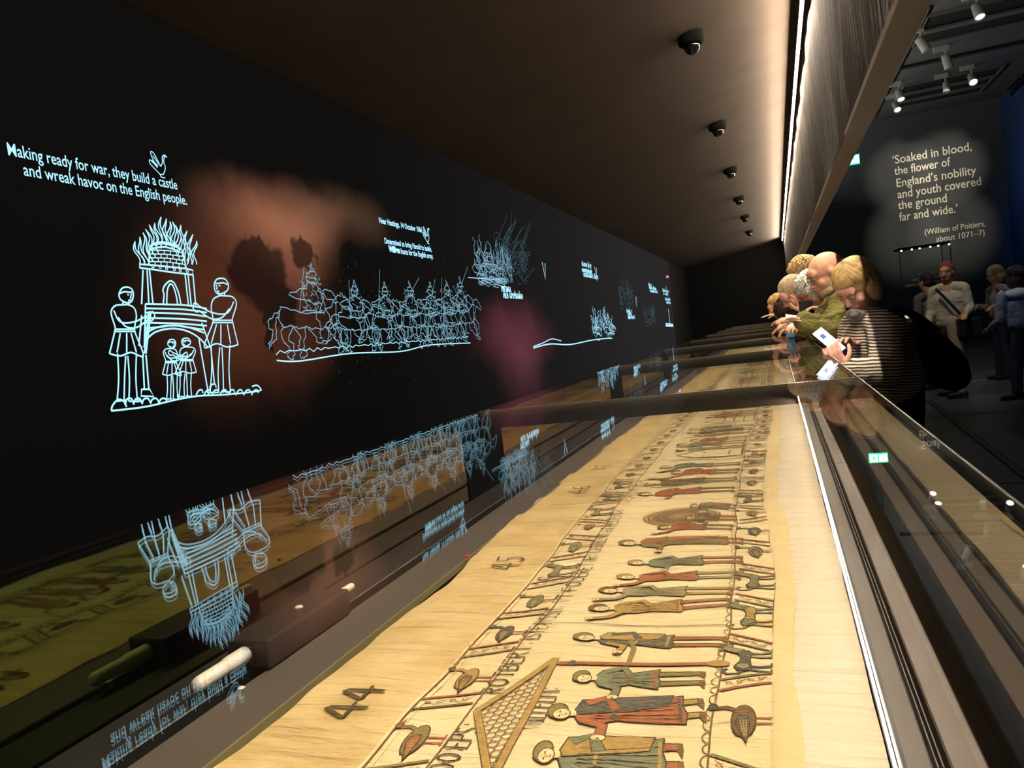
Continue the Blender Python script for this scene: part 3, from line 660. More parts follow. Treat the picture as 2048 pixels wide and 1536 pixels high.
def text_obj(name, s, size, mt, parent, mw, sx=1, ext=0, align='LEFT', off=0, spacing=1.0):
    cu = bpy.data.curves.new(name, 'FONT'); cu.body = s; cu.size = size; cu.align_x = align; cu.offset = off; cu.extrude = ext; cu.space_character = spacing
    cu.resolution_u = 3
    o = bpy.data.objects.new(name, cu); C.objects.link(o); dg = bpy.context.evaluated_depsgraph_get()
    me = bpy.data.meshes.new_from_object(o.evaluated_get(dg)); bpy.data.objects.remove(o); bpy.data.curves.remove(cu)
    me.transform(Matrix.Scale(sx, 4, (1, 0, 0))); me.transform(mw); me.materials.clear(); me.materials.append(mt)
    oo = bpy.data.objects.new(name, me); C.objects.link(oo)
    if parent: oo.parent = parent; oo.matrix_parent_inverse = parent_inv(parent)
    return oo
def fit_text(name, s, size, mt, parent, origin, xd, zd, length, align='LEFT', ext=0, off=0, spacing=1.0):
    """text whose local X runs along xd, local Y along zd, squeezed to the given length"""
    cu = bpy.data.curves.new('t', 'FONT'); cu.body = s; cu.size = size; cu.space_character = spacing; o = bpy.data.objects.new('t', cu); C.objects.link(o)
    bpy.context.view_layer.update(); w0 = o.dimensions.x or 1; bpy.data.objects.remove(o); bpy.data.curves.remove(cu)
    xd = Vector(xd).normalized(); zd = Vector(zd).normalized(); n = xd.cross(zd)
    mw = Matrix((xd, zd, n)).transposed().to_4x4(); mw.translation = Vector(origin)
    return text_obj(name, s, size, mt, parent, mw, (length / w0) if length else 1, ext, align, off, spacing)
GL = {'D': [[(0, 0), (0, 1), (.5, .92), (.68, .5), (.5, .08), (0, 0)]], 'O': [[(.35, 0), (.08, .2), (0, .5), (.08, .8), (.35, 1), (.62, .8), (.7, .5), (.62, .2), (.35, 0)]],
      ':': [[(.08, .22), (.16, .22)], [(.08, .72), (.16, .72)]], 'E': [[(.5, 0), (0, 0), (0, 1), (.5, 1)], [(0, .52), (.4, .52)]], 'P': [[(0, 0), (0, 1), (.45, .95), (.5, .72), (.4, .52), (0, .48)]],
      'S': [[(0, .1), (.3, 0), (.52, .15), (.5, .38), (.1, .6), (.02, .82), (.25, 1), (.5, .9)]], 'R': [[(0, 0), (0, 1), (.45, .95), (.5, .72), (.4, .55), (0, .5)], [(.2, .5), (.56, 0)]],
      'T': [[(.3, 0), (.3, 1)], [(0, 1), (.6, 1)]], 'B': [[(0, 0), (0, 1), (.4, .95), (.45, .75), (.35, .54), (0, .52)], [(.3, .54), (.52, .4), (.5, .12), (.3, 0), (0, 0)]], 'I': [[(.05, 0), (.05, 1)], [(-.04, 0), (.14, 0)], [(-.04, 1), (.14, 1)]],
      'V': [[(0, 1), (.3, 0), (.6, 1)]], 'F': [[(0, 0), (0, 1), (.5, 1)], [(0, .52), (.4, .52)]], 'C': [[(.55, .12), (.3, 0), (.06, .2), (0, .5), (.06, .8), (.3, 1), (.55, .88)]], 'A': [[(0, 0), (.3, 1), (.6, 0)], [(.12, .4), (.48, .4)]],
      'L': [[(0, 1), (0, 0), (.45, 0)]], 'M': [[(0, 0), (.08, 1), (.38, .3), (.68, 1), (.76, 0)]], 'N': [[(0, 0), (0, 1), (.55, 0), (.55, 1)]], 'H': [[(0, 0), (0, 1)], [(.55, 0), (.55, 1)], [(0, .5), (.55, .5)]],
      'G': [[(.55, .85), (.3, 1), (.06, .8), (0, .5), (.06, .2), (.3, 0), (.55, .15), (.55, .42), (.35, .42)]], 'W': [[(0, 1), (.2, 0), (.42, 1), (.62, 0), (.84, 1)]], ' ': [],
      '4': [[(.45, -.1), (.5, .9), (.42, 1), (0, .38), (.02, .30), (.72, .34)]], '5': [[(.6, 1), (.12, .95), (.08, .55), (.4, .6), (.62, .38), (.55, .1), (.2, -.05), (0, .08)]],
      '6': [[(.55, .95), (.2, .75), (.02, .4), (.1, .05), (.4, -.02), (.58, .2), (.5, .45), (.2, .45), (.04, .3)]], '7': [[(0, .9), (.6, 1), (.3, .4), (.2, -.1)]]}
def gw(ch): return max([p[0] for st in GL[ch] for p in st] + [.15]) + .22
def strokes(s, y0, y1, x, h, name, col='black', wd=.0015, lift=3, base=0):
    mb = MB(); tot = sum(gw(c_) for c_ in s) - .2; k_ = (y1 - y0) / tot; y = y0
    for c_ in s:
        for st in GL[c_]:
            stitch(mb, [(x - h * p[1] - random.uniform(0, .0006), y + k_ * p[0] + random.uniform(-.0005, .0005)) for p in st], col, wd * (2.2 if c_ == ':' else 1), lift)
        y += k_ * gw(c_)
    if base:
        for v in mb.v: v.z += base
    return mb.build(name, WL, fr)
def frieze_text(s, p0, p1, size, x, name='inscription', col='black', off=0): return strokes(s, FP(*p0)[1], FP(*p1)[1], x, .031, name, col)
frieze_text('DO:EPS:', (885, 1540), (952, 1450), .036, -.397)
frieze_text('ROTBERT:', (985, 1385), (1050, 1290), .034, -.4045)
frieze_text('ISTE:IVSSIT:', (1055, 1282), (1115, 1210), .034, -.4045)
frieze_text('VT FODERETVR:', (1110, 1203), (1185, 1110), .034, -.4045)
frieze_text('CASTELLVM', (1188, 1105), (1215, 1072), .034, -.4045)
frieze_text('AT:HESTENGA:', (1216, 1068), (1262, 1018), .034, -.4045)
frieze_text('WILLELM:', (1058, 1462), (1118, 1380), .034, FP(1098, 1425)[0])
y = FP(1265, 1010)[1]
strokes('CEASTRA', y + .02, y + .32, -.4045, .031, 'inscription', 'rust')
for s, p in (('44', (632, 1428)), ('45', (962, 1137)), ('46', (1128, 984)), ('47', (1182, 940))):
    x, y = FP(*p); strokes(s, y, y + .085, -.585 if s == '44' else -.575, .062, 'lining_number', 'black', .0032 if s == '44' else .0026, 3, -.001)

# ================================================================== PROJECTION SCREEN
def screen_mat():
    m = bpy.data.materials.new('projected_scenery'); m.use_nodes = True; nt = m.node_tree; nt.nodes.clear()
    out = nt.nodes.new('ShaderNodeOutputMaterial'); e = nt.nodes.new('ShaderNodeEmission'); df = nt.nodes.new('ShaderNodeBsdfDiffuse'); df.inputs[0].default_value = (.0018, .0018, .002, 1)
    add = nt.nodes.new('ShaderNodeAddShader'); nt.links.new(e.outputs[0], add.inputs[0]); nt.links.new(df.outputs[0], add.inputs[1]); nt.links.new(add.outputs[0], out.inputs[0])
    geo = nt.nodes.new('ShaderNodeNewGeometry'); no = nt.nodes.new('ShaderNodeTexNoise'); no.inputs['Scale'].default_value = 3.2; no.inputs['Detail'].default_value = 6
    nt.links.new(geo.outputs['Position'], no.inputs['Vector'])
    def vm(op, a, b=None):
        n = nt.nodes.new('ShaderNodeVectorMath'); n.operation = op
        for i, v in enumerate((a, b)):
            if v is None: continue
            if isinstance(v, tuple): n.inputs[i].default_value = v
            else: nt.links.new(v, n.inputs[i])
        return n
    def warped(amp, scale=None):
        nn = no
        if scale: nn = nt.nodes.new('ShaderNodeTexNoise'); nn.inputs['Scale'].default_value = scale; nn.inputs['Detail'].default_value = 8; nt.links.new(geo.outputs['Position'], nn.inputs['Vector'])
        d = vm('SUBTRACT', nn.outputs['Color'], (.5, .5, .5)); d2 = vm('MULTIPLY', d.outputs[0], (0, amp, amp)); return vm('ADD', geo.outputs['Position'], d2.outputs[0]).outputs[0]
    def blob(P, px, py, rx, ry, inner, outer=1.0):
        c = at_x(px, py, XS); a = at_x(px + rx, py, XS); b = at_x(px, py - ry, XS)
        d = vm('SUBTRACT', P, (XS, c.y, c.z)); s = vm('MULTIPLY', d.outputs[0], (0, 1 / abs(a.y - c.y), 1 / abs(b.z - c.z))); l = vm('LENGTH', s.outputs[0])
        mr = nt.nodes.new('ShaderNodeMapRange'); mr.interpolation_type = 'SMOOTHSTEP'; mr.inputs['From Min'].default_value = inner; mr.inputs['From Max'].default_value = outer
        mr.inputs['To Min'].default_value = 1; mr.inputs['To Max'].default_value = 0; nt.links.new(l.outputs['Value'], mr.inputs['Value']); return mr.outputs[0]
    soft = warped(.45, 1.6); rough = warped(.22, 9)
    def scaled(col, fac):
        n = nt.nodes.new('ShaderNodeMix'); n.data_type = 'RGBA'; n.inputs['A'].default_value = (0, 0, 0, 1)
        if isinstance(col, tuple): n.inputs['B'].default_value = (*col, 1)
        else: nt.links.new(col, n.inputs['B'])
        nt.links.new(fac, n.inputs['Factor']); return n.outputs['Result']
    def plus(a, b):
        return vm('ADD', a, b).outputs[0]
    sp = nt.nodes.new('ShaderNodeSeparateXYZ'); nt.links.new(geo.outputs['Position'], sp.inputs[0])
    mr = nt.nodes.new('ShaderNodeMapRange'); mr.inputs['From Min'].default_value = 4; mr.inputs['From Max'].default_value = 13; nt.links.new(sp.outputs['Y'], mr.inputs['Value'])
    base = plus(scaled((.0165, .0155, .0165), mr.outputs[0]), (.0014, .0014, .0014))
    g1 = scaled((.30, .115, .062), blob(soft, 560, 455, 150, 130, .0, 1.0))
    g2 = scaled((.075, .020, .009), blob(soft, 500, 620, 200, 250, .1, 1.0))
    g2b = scaled((.07, .036, .02), blob(soft, 680, 440, 110, 90, .0, 1.0))
    g3 = scaled((.095, .020, .032), blob(soft, 1035, 670, 85, 95, .05, 1.0)); g3b = scaled((.05, .014, .018), blob(soft, 1050, 740, 55, 90, .1, 1.0))
    glow = plus(plus(g1, g2), plus(g2b, plus(g3, g3b)))
    dark = None
    for (px, py, rx, ry) in ((520, 545, 62, 78), (505, 500, 30, 40), (560, 600, 40, 60), (607, 508, 24, 38), (707, 530, 34, 48), (745, 570, 40, 50), (540, 660, 8, 60)):
        bl = blob(rough, px, py, rx, ry, .72, 1.0)
        if dark is None: dark = bl
        else:
            n = nt.nodes.new('ShaderNodeMath'); n.operation = 'MAXIMUM'; nt.links.new(dark, n.inputs[0]); nt.links.new(bl, n.inputs[1]); dark = n.outputs[0]
    inv = nt.nodes.new('ShaderNodeMapRange'); inv.inputs['To Min'].default_value = 1; inv.inputs['To Max'].default_value = .22; nt.links.new(dark, inv.inputs['Value'])
    tot = plus(base, scaled(glow, inv.outputs[0])); nt.links.new(tot, e.inputs['Color']); e.inputs['Strength'].default_value = 1
    return m
SY1 = 18.35
scr = thing('projection_screen', 'long black wall screen with pale blue projected line drawings and captions', 'screen', (XS, 8, ZC))
bevel(MB().box((XS - .045, -1.4, ZC - .55), (XS, SY1, CZ0 - .003)).build('panel', screen_mat(), scr), .01, 1)
def SP(px, py): p = at_x(px, py, XS); return (p.y, p.z)
class Lines:
    def __init__(s): s.mb = MB()
    def line(s, pts, wd=.0055, closed=False):
        wd *= .62
        P = [Vector(p) for p in pts]
        if closed: P.append(P[0])
        v = []
        for i, p in enumerate(P):
            d = P[min(i + 1, len(P) - 1)] - P[max(i - 1, 0)]
            n = Vector((-d.y, d.x)); n = n.normalized() if n.length > 1e-9 else Vector((1, 0))
            for sg in (-1, 1): q = p + n * wd * sg; v.append((XS + .004, q.x, q.y))
        s.mb.add(v, [(2 * i, 2 * i + 1, 2 * i + 3, 2 * i + 2) for i in range(len(P) - 1)])
    def build(s, name, mt): return s.mb.build(name, mt, scr)
def smooth_pts(pts, n=6):
    P = [Vector(p) for p in pts]; out = []
    for i in range(len(P) - 1):
        p0, p1, p2, p3 = P[max(i - 1, 0)], P[i], P[i + 1], P[min(i + 2, len(P) - 1)]
        for k in range(n):
            t = k / n; out.append(tuple(.5 * ((2 * p1) + (p2 - p0) * t + (2 * p0 - 5 * p1 + 4 * p2 - p3) * t * t + (3 * p1 - p0 - 3 * p2 + p3) * t ** 3)))
    out.append(tuple(P[-1])); return out
# --- generic burning tower with attendants (units of the enlarged crop)
K = lambda x, y: SP(180 + x / 3.658, 420 + y / 3.658)
L = Lines()
def k(pts, sm=True, wd=.0058, closed=False):
    if sm: pts = smooth_pts(pts)
    L.line([K(*p) for p in pts], wd, closed)
k([(150, 1470), (160, 1430), (200, 1388), (240, 1400), (262, 1440)]); k([(150, 1470), (400, 1440), (640, 1385), (800, 1360), (1000, 1350), (1225, 1325), (1240, 1305), (1215, 1283), (1180, 1292)])
for x in range(250, 560, 62): k([(x, 1440 - x * .05), (x + 15, 1385), (x + 45, 1380), (x + 62, 1410)])
for x in range(770, 1180, 58): k([(x, 1355), (x + 20, 1322), (x + 44, 1318), (x + 50, 1340)])
# tower walls, storeys, arch
for x0, x1 in ((382, 372), (430, 455), (412, 425)): k([(x0, 440), (x1, 690)], False)
for x0, x1 in ((712, 735), (748, 768), (690, 715)): k([(x0, 470), (x1, 700)], False)
for i, y in enumerate((688, 720, 752, 790, 825)): k([(400, y), (560, y + 4), (700, y + 10), (850, y + 34 - i * 3)])
k([(400, 690), (398, 965)], False); k([(372, 770), (352, 995), (392, 1005), (398, 770)], False); k([(380, 1060), (392, 1310), (425, 1312), (404, 1060)], False)
k([(372, 1312), (430, 1312), (462, 1365), (368, 1362)], False, closed=True)
k([(398, 960), (470, 895), (590, 868), (700, 885), (790, 935), (860, 1010)]); k([(398, 905), (480, 862), (590, 846), (710, 858), (830, 900)])
k([(398, 868), (560, 850)], False); k([(650, 850), (825, 876)], False)
k([(790, 935), (862, 1350)], False); k([(812, 825), (880, 1020), (905, 1275)], False); k([(868, 1300), (890, 1275), (912, 1275), (918, 1300)], False)
k([(530, 690), (536, 620), (528, 590), (540, 555), (575, 522), (608, 532), (636, 590), (646, 620), (660, 692)]); k([(556, 688), (560, 590), (580, 545), (604, 560), (628, 640), (634, 690)])
k([(358, 425), (360, 398), (425, 402), (560, 415), (700, 430), (748, 442), (745, 475), (560, 452), (430, 432), (358, 425)], False)
for x, y in ((455, 415), (508, 420), (555, 428), (612, 436), (655, 442), (706, 450)): k([(x + 9 * math.cos(t), y + 9 * math.sin(t)) for t in [i * .8 for i in range(9)]], False, .003)
k([(432, 262), (520, 246), (600, 262), (668, 292)]); k([(436, 285), (540, 272), (640, 300)]); k([(445, 250), (530, 236), (640, 262)])
for i in range(4):
    y = 298 + i * 28; k([(430 - i * 4, y - 4), (560, y), (690, y + 18)], True, .0035)
    for j in range(6): x = 450 + j * 44 + (i % 2) * 20; k([(x, y + j * 2), (x, y + 28 + j * 2)], False, .0035)
k([(432, 262), (425, 400)], False); k([(668, 292), (700, 430)], False)
rf = random.Random(5)
for i in range(15):
    t = i / 14; bx = 375 + 370 * t; by = 390 - 130 * math.sin(math.pi * min(1, max(0, (t - .12) / .76))) if .12 < t < .88 else 400
    tx = 315 + 450 * t; ty = 225 - 160 * math.sin(math.pi * t) + rf.uniform(-12, 25); w_ = 18
    pts = [(bx - w_ + (tx - bx) * s, by + (ty - by) * s) for s in (0,)]
    lft, rgt = [], []
    for q in range(7):
        s = q / 6; xx = bx + (tx - bx) * s + 13 * math.sin(s * 7 + i); yy = by + (ty - by) * s; ww = w_ * (1 - s) ** .7
        lft.append((xx - ww, yy)); rgt.append((xx + ww, yy))
    k(lft + rgt[::-1], True, .0045)
def person_lines(S, x, y, h, face=1, wide=1.0, skirt=True):
    """plain standing person, feet centre at crop (x, y), height h"""
    T = lambda a, b: (x + a * h * .5 * face * wide, y - b * h)
    out = [([(-.16, 0), (-.13, .2), (-.15, .42)], 1), ([(-.03, 0), (-.02, .2), (0, .40)], 1), ([(.06, 0), (.07, .2), (.04, .40)], 1), ([(.22, 0), (.19, .2), (.20, .42)], 1),
           ([(-.16, 0), (.0, .01), (-.03, 0)], 1), ([(.06, 0), (.27, .0), (.22, .03)], 1),
           ([(-.30, .42), (-.20, .62), (-.20, .66), (-.27, .78), (-.20, .84), (-.06, .85), (.05, .85), (.16, .82), (.2, .75), (.17, .66), (.18, .60), (.33, .40), (.1, .43), (-.1, .40), (-.30, .42)], 1),
           ([(-.20, .635), (.17, .635)], 0), ([(-.20, .615), (.17, .615)], 0), ([(-.1, .60), (-.16, .43)], 0), ([(.02, .60), (.02, .43)], 0), ([(.1, .60), (.2, .43)], 0),
           ([(-.22, .80), (-.1, .70), (.16, .70), (.42, .76)], 1), ([(-.14, .74), (.0, .66), (.20, .65), (.42, .72)], 1), ([(.42, .76), (.50, .79), (.54, .75), (.48, .71), (.42, .72)], 1),
           ([(-.05, .85), (-.05, .88)], 0), ([(.05, .85), (.06, .88)], 0),
           ([(.0, .87), (-.1, .90), (-.12, .95), (-.05, 1.0), (.08, 1.0), (.14, .96), (.13, .90), (.08, .87), (.0, .87)], 1), ([(-.11, .95), (-.02, .965), (.08, .96), (.14, .965)], 1),
           ([(.03, .94), (.06, .94)], 0), ([(.09, .94), (.12, .94)], 0), ([(.09, .93), (.10, .91), (.08, .91)], 0), ([(.05, .89), (.1, .89)], 0)]
    for pts, sm in out: S([T(*p) for p in pts], bool(sm))
kk = lambda pts, sm=True: k(pts, sm, .0052)
person_lines(kk, 255, 1400, 830, 1, .95); person_lines(kk, 960, 1335, 830, -1, .95)
k([(428, 740), (392, 1050)], False); k([(440, 742), (404, 1052)], False); 
person_lines(lambda p, s=True: k(p, s, .0042), 590, 1385, 435, 1, 1.0); person_lines(lambda p, s=True: k(p, s, .0042), 700, 1365, 425, -1, 1.15)
L.build('tower_drawing', M['projection'])
# --- generic bird marks by captions
def bird(px, py, s, name='bird_mark', wd=.004):
    L_ = Lines(); c = SP(px, py); T = lambda a, b: (c[0] + a * s, c[1] + b * s)
    for pts in ([(-.1, -.5), (.12, -.45), (.3, -.1), (.25, .15), (.35, .45), (.5, .42)], [(.5, .42), (.38, .52), (.2, .4), (.15, .1), (.0, -.1)],
                [(.0, -.1), (-.3, .45), (-.5, .5), (-.45, .2), (-.2, -.2)], [(-.2, -.2), (-.6, .1), (-.62, -.1), (-.1, -.5)], [(-.1, -.5), (-.05, -.62), (.2, -.62)], [(-.1, .0), (-.4, .35)], [(-.15, -.1), (-.5, .1)]):
        L_.line([T(*p) for p in smooth_pts(pts, 4)], wd)
    return L_.build(name, M['projection'])
bird(319, 329, .085, wd=.0035); bird(853, 470, .10, wd=.006)
def caption(s, pl, pr, size, off=.0005):
    """baseline ends given in the photo, text set on the wall at its real size"""
    a = at_x(*pl, XS); b = at_x(*pr, XS); z = (a.z + b.z) / 2
    return fit_text('caption', s, size, M['projection'], scr, (XS + .005, a.y, z), (0, 1, 0), (0, 0, 1), b.y - a.y, off=off)
caption('Making ready for war, they build a castle', (13, 312), (352, 378), .060)
caption('and wreak havoc on the English people.', (46, 353), (372, 409), .060)
caption('Near Hastings, 14 October 1066', (757, 446), (843, 465), .052, .0015)
caption('Determined to bring Harold to battle,', (768, 486), (862, 504), .052, .0015)
caption('William', (777, 502), (799, 507), .052, .004)
caption('hunts for the English army.', (801, 507), (865, 518), .052, .0015)
# --- generic riders
def rider(cy, gz, s, rnd_):
    L_ = Lines(); s0 = s; T = lambda a, b: (cy + a * s0 * 1.5, gz + b * s0 * .95); s *= rnd_.uniform(.92, 1.06); j = lambda: rnd_.uniform(-.022, .022)
    P = [[(-.42, .36), (-.46, .5), (-.36, .56), (-.1, .52), (.12, .52), (.26, .62), (.38, .74), (.44, .72)], [(.44, .72), (.55, .60), (.52, .55), (.42, .60), (.34, .50), (.30, .38), (.12, .32), (-.14, .33), (-.3, .36), (-.42, .36)],
         [(-.46, .5), (-.56, .42), (-.55, .26), (-.62, .14)], [(-.43, .54), (-.5, .40), (-.52, .22), (-.58, .16)],
         [(-.42, .36), (-.45, .22), (-.38, .12), (-.40, .0), (-.34, .0), (-.32, .12), (-.36, .22), (-.30, .35)], [(-.28, .35), (-.22, .2), (-.26, .1), (-.24, .0), (-.18, .0), (-.20, .12), (-.15, .34)],
         [(.14, .33), (.18, .22), (.28, .12), (.36, .03), (.40, .06), (.32, .16), (.26, .36)], [(.24, .36), (.34, .26), (.30, .14), (.36, .13), (.42, .28), (.30, .42)],
         [(-.12, .34), (-.02, .22), (-.02, .14), (.06, .13)], [(-.02, .52), (.06, .36), (.03, .2), (.10, .16)], [(-.14, .54), (.12, .53)],
         [(-.08, .52), (-.12, .7), (-.06, .84), (.0, .86), (.08, .82), (.12, .68), (.08, .52)], [(.0, .86), (-.05, .90), (-.03, .98), (.03, 1.02), (.08, .96), (.06, .88), (.0, .86)],
         [(-.05, .94), (.1, .94)], [(.0, 1.0), (.02, 1.1), (.05, 1.0)], [(-.10, .80), (-.28, .72), (-.10, .64), (.1, .62)], [(.08, .78), (.24, .66), (.36, .64)],
         [(.16, .80), (.26, .78), (.32, .64), (.24, .335), (.16, .56), (.14, .7), (.16, .80)]]
    for p in P: L_.line([T(a + j(), b + j()) for a, b in smooth_pts(p, 4)], .0045)
    for _ in range(55):
        a = rnd_.uniform(-.14, .14); b = rnd_.uniform(.5, .95); L_.line([T(a, b), T(a + rnd_.uniform(-.04, .04), b + rnd_.uniform(-.05, .05))], .003)
    L_.line([T(rnd_.uniform(-.35, -.1), .5), T(rnd_.uniform(-.1, .35), rnd_.uniform(1.0, 1.3))], .003)
    return L_.build('rider_drawing', M['projection_soft'])
rr = random.Random(11)
for px, py, s in ((640, 710, .47), (722, 702, .40), (782, 697, .41), (832, 692, .42), (872, 690, .44), (905, 688, .46), (932, 686, .50)):
    c = SP(px, py); rider(c[0], c[1], s, rr)
L_ = Lines(); pa, pb = SP(552, 718), SP(600, 722)
L_.line(smooth_pts([SP(552, 721), SP(600, 722), (SP(700, 707)), SP(800, 703), SP(860, 690), SP(940, 686)]), .006)
a, b = SP(552, 718), SP(940, 682); n = 70
pts = []
for i in range(n): t = i / n; p = Vector(a).lerp(Vector(b), t); pts.append((p.x, p.y + .02 * abs(math.sin(i * 1.4)) + .02))
L_.line(pts, .004); L_.build('ground_drawing', M['projection'])
def scribble(name, px0, py0, px1, py1, n, mt, wd=.006, vertical=.8, seed=1, lean=0):
    r_ = random.Random(seed); L_ = Lines(); a, b = SP(px0, py1), SP(px1, py0); W_, H_ = b[0] - a[0], b[1] - a[1]
    for i in range(n):
        x = a[0] + W_ * r_.random(); t = (x - a[0]) / W_; top = 1 - .25 * abs(2 * t - 1) * r_.random(); y0 = a[1] + H_ * r_.uniform(0, .55); y1_ = min(a[1] + H_ * top, y0 + H_ * r_.uniform(.15, .6))
        pts = [(x + W_ * r_.uniform(-.05, .05) + lean * (q / 4), y0 + (y1_ - y0) * q / 4) for q in range(5)]
        if r_.random() > vertical: pts = [(x + W_ * .12 * math.cos(q), y0 + H_ * .1 * math.sin(q)) for q in (0, 1, 2, 3, 4, 5)]
        L_.line(pts, wd)
    return L_.build(name, mt)
scribble('crowd_drawing', 955, 480, 1016, 560, 80, M['projection_soft'], .006, .8, 2)
scribble('crowd_drawing', 962, 545, 1010, 570, 30, M['projection_soft'], .006, .3, 3)
scribble('spark_drawing', 1000, 430, 1040, 560, 60, M['projection_dim'], .005, .5, 4, lean=.4)
scribble('crowd_drawing', 1186, 610, 1222, 677, 60, M['projection'], .007, .9, 5)
scribble('spark_drawing', 1240, 555, 1262, 613, 50, M['projection_dim'], .009, .8, 6)
scribble('spark_drawing', 1288, 600, 1308, 650, 50, M['projection_dim'], .009, .8, 8)
L_ = Lines(); L_.line(smooth_pts([SP(1066, 696), SP(1100, 688), SP(1140, 689), SP(1185, 680), SP(1222, 676)]), .011); L_.line(smooth_pts([SP(1066, 693), SP(1085, 686), SP(1103, 678), SP(1122, 682)]), .008); L_.line(smooth_pts([SP(935, 555), SP(960, 557), SP(1000, 560)]), .005); L_.build('ground_drawing', M['projection'])
L_ = Lines(); L_.line([SP(1336, 618), SP(1337, 624), SP(1340, 648)], .035); L_.line([SP(1331, 651), SP(1346, 652)], .035); L_.line([SP(1331, 647), SP(1346, 649)], .02); L_.build('obelisk_drawing', M['projection'])
for px, py, h_ in ((1088, 541, .09), (1272, 604, .10), (1192, 548, .10), (1332, 578, .07)):
    L_ = Lines(); c = SP(px, py); L_.line([(c[0] - .05, c[1] + h_), (c[0], c[1] - h_), (c[0] + .06, c[1] + h_ * .9)], .014); L_.build('bird_mark', M['projection'])
# unreadable far captions: rows of small strokes
def blur_caption(rows):
    r_ = random.Random(int(rows[0][0]))
    for (x0, y0, x1, y1) in rows:
        L_ = Lines(); a, b = SP(x0, y0), SP(x1, y1); z = (a[1] + b[1]) / 2; y = a[0]
        while y < b[0]:
            w_ = r_.uniform(.035, .055); h = .052 if r_.random() < .7 else .078
            if r_.random() > .13:
                L_.line([(y, z), (y, z + h)], .012); L_.line([(y, z + .048 * r_.choice((0, .5, 1)) + .003), (y + w_ * .75, z + .048 * r_.choice((0, .5, 1)) + .003)], .011)
                if r_.random() < .7: L_.line([(y + w_ * .72, z), (y + w_ * .72, z + .05)], .012)
            y += w_
        L_.build('caption', M['projection'])
blur_caption([(1003, 583, 1021, 585), (1007, 597, 1051, 598)])
blur_caption([(1162, 531, 1182, 537), (1164, 543, 1183, 549), (1167, 553, 1195, 559)])
blur_caption([(1253, 625, 1264, 626), (1254, 631, 1263, 632), (1256, 638, 1269, 638)])
blur_caption([(1297, 572, 1303, 574), (1298, 577, 1312, 581), (1300, 583, 1315, 588)])
blur_caption([(1325, 583, 1337, 586), (1327, 590, 1336, 591), (1330, 600, 1340, 602), (1332, 607, 1341, 608)])
L_ = Lines(); L_.line([SP(1332, 553.5), SP(1337, 553.5)], .045); L_.build('pink_spark', M['projection_pink'])
L_ = Lines(); r_ = random.Random(9)
for _ in range(150):
    px = r_.choice((690, 730, 800, 860, 640, 900, 960, 1030)) + r_.gauss(0, 22); py = r_.choice((560, 590, 700, 740, 600, 520)) + r_.gauss(0, 22); py = min(py, 790)
    c = SP(px, py); a = r_.uniform(0, 3); l = r_.uniform(.004, .022); L_.line([(c[0], c[1]), (c[0] + l * math.cos(a), c[1] + l * math.sin(a))], .0022)
L_.build('spark_drawing', M['projection_dim'])['kind'] = 'stuff'

# ================================================================== QUOTATION WALL, EXIT SIGN, FAR VITRINE
q = thing('wall_quotation', 'cream quotation lettering in six lines on the far dark wall', 'wall text', (4.2, 23.98, ZC + 2.8))
YW = 23.985
def wall_line(s, pl, pr, size, off=.0025):
    a = at_y(*pl, YW); b = at_y(*pr, YW)
    return fit_text('text_line', s, size, M['quote_text'], q, (a.x, YW, (a.z + b.z) / 2), (1, 0, 0), (0, 0, 1), b.x - a.x, off=off, ext=.003)
Z = lambda cx, cy: (1640 + cx / 3.8407, 220 + cy / 3.8407)
wall_line('\u2018Soaked in blood,', Z(556, 408), Z(1163, 318), .335); wall_line('the flower of', Z(573, 498), Z(1003, 430), .335)
wall_line('England\u2019s nobility', Z(584, 590), Z(1195, 496), .335); wall_line('and youth covered', Z(596, 676), Z(1237, 580), .335)
wall_line('the ground', Z(602, 764), Z(975, 706), .335); wall_line('far and wide.\u2019', Z(610, 853), Z(1058, 786), .335)
wall_line('(William of Poitiers,', Z(803, 962), Z(1268, 890), .225, .001); wall_line('about 1071\u20137)', Z(893, 1016), Z(1264, 958), .225, .001)
ex = at_y(1708, 319, 20.0); es = thing('exit_sign', 'glowing green exit sign hanging beyond the fascia edge', 'sign', ex)
ex = ex + Vector((-.09, 0, 0))
MB().box((ex.x - .21, 20.0, ex.z - .11), (ex.x + .21, 20.06, ex.z + .11)).build('box', M['green_exit'], es)
MB().box((ex.x - .19, 19.992, ex.z - .085), (ex.x - .015, 19.999, ex.z + .085)).build('arrow_field', M['white_exit'], es)
MB().box((ex.x + .015, 19.992, ex.z - .085), (ex.x + .19, 19.999, ex.z + .085)).build('door_field', M['white_exit'], es)
L2 = MB(); cx_ = ex.x - .10
L2.add([(cx_ - .05, 19.985, ex.z), (cx_, 19.985, ex.z - .06), (cx_ + .05, 19.985, ex.z), (cx_ + .02, 19.985, ex.z), (cx_ + .02, 19.985, ex.z + .06), (cx_ - .02, 19.985, ex.z + .06), (cx_ - .02, 19.985, ex.z)], [(0, 1, 2, 3, 4, 5, 6)])
L2.build('arrow', M['green_exit'], es)
L2 = MB(); cx_ = ex.x + .10
for a, b_, r_2 in (((0, .045), (-.01, -.005), .011), ((-.01, -.005), (.03, -.03), .008), ((.03, -.03), (.03, -.07), .008), ((-.01, -.005), (-.03, -.04), .008), ((-.03, -.04), (-.06, -.05), .008), ((0, .035), (.035, .015), .006), ((0, .035), (-.04, .02), .006)):
    L2.tube((cx_ + a[0], 19.986, ex.z + a[1]), (cx_ + b_[0], 19.986, ex.z + b_[1]), r_2, n=6)
L2.lathe((cx_ + .005, 19.992, ex.z + .065), (0, -1, 0), [(.012, 0), (.012, .008)], 10); L2.build('running_figure', M['green_exit'], es)
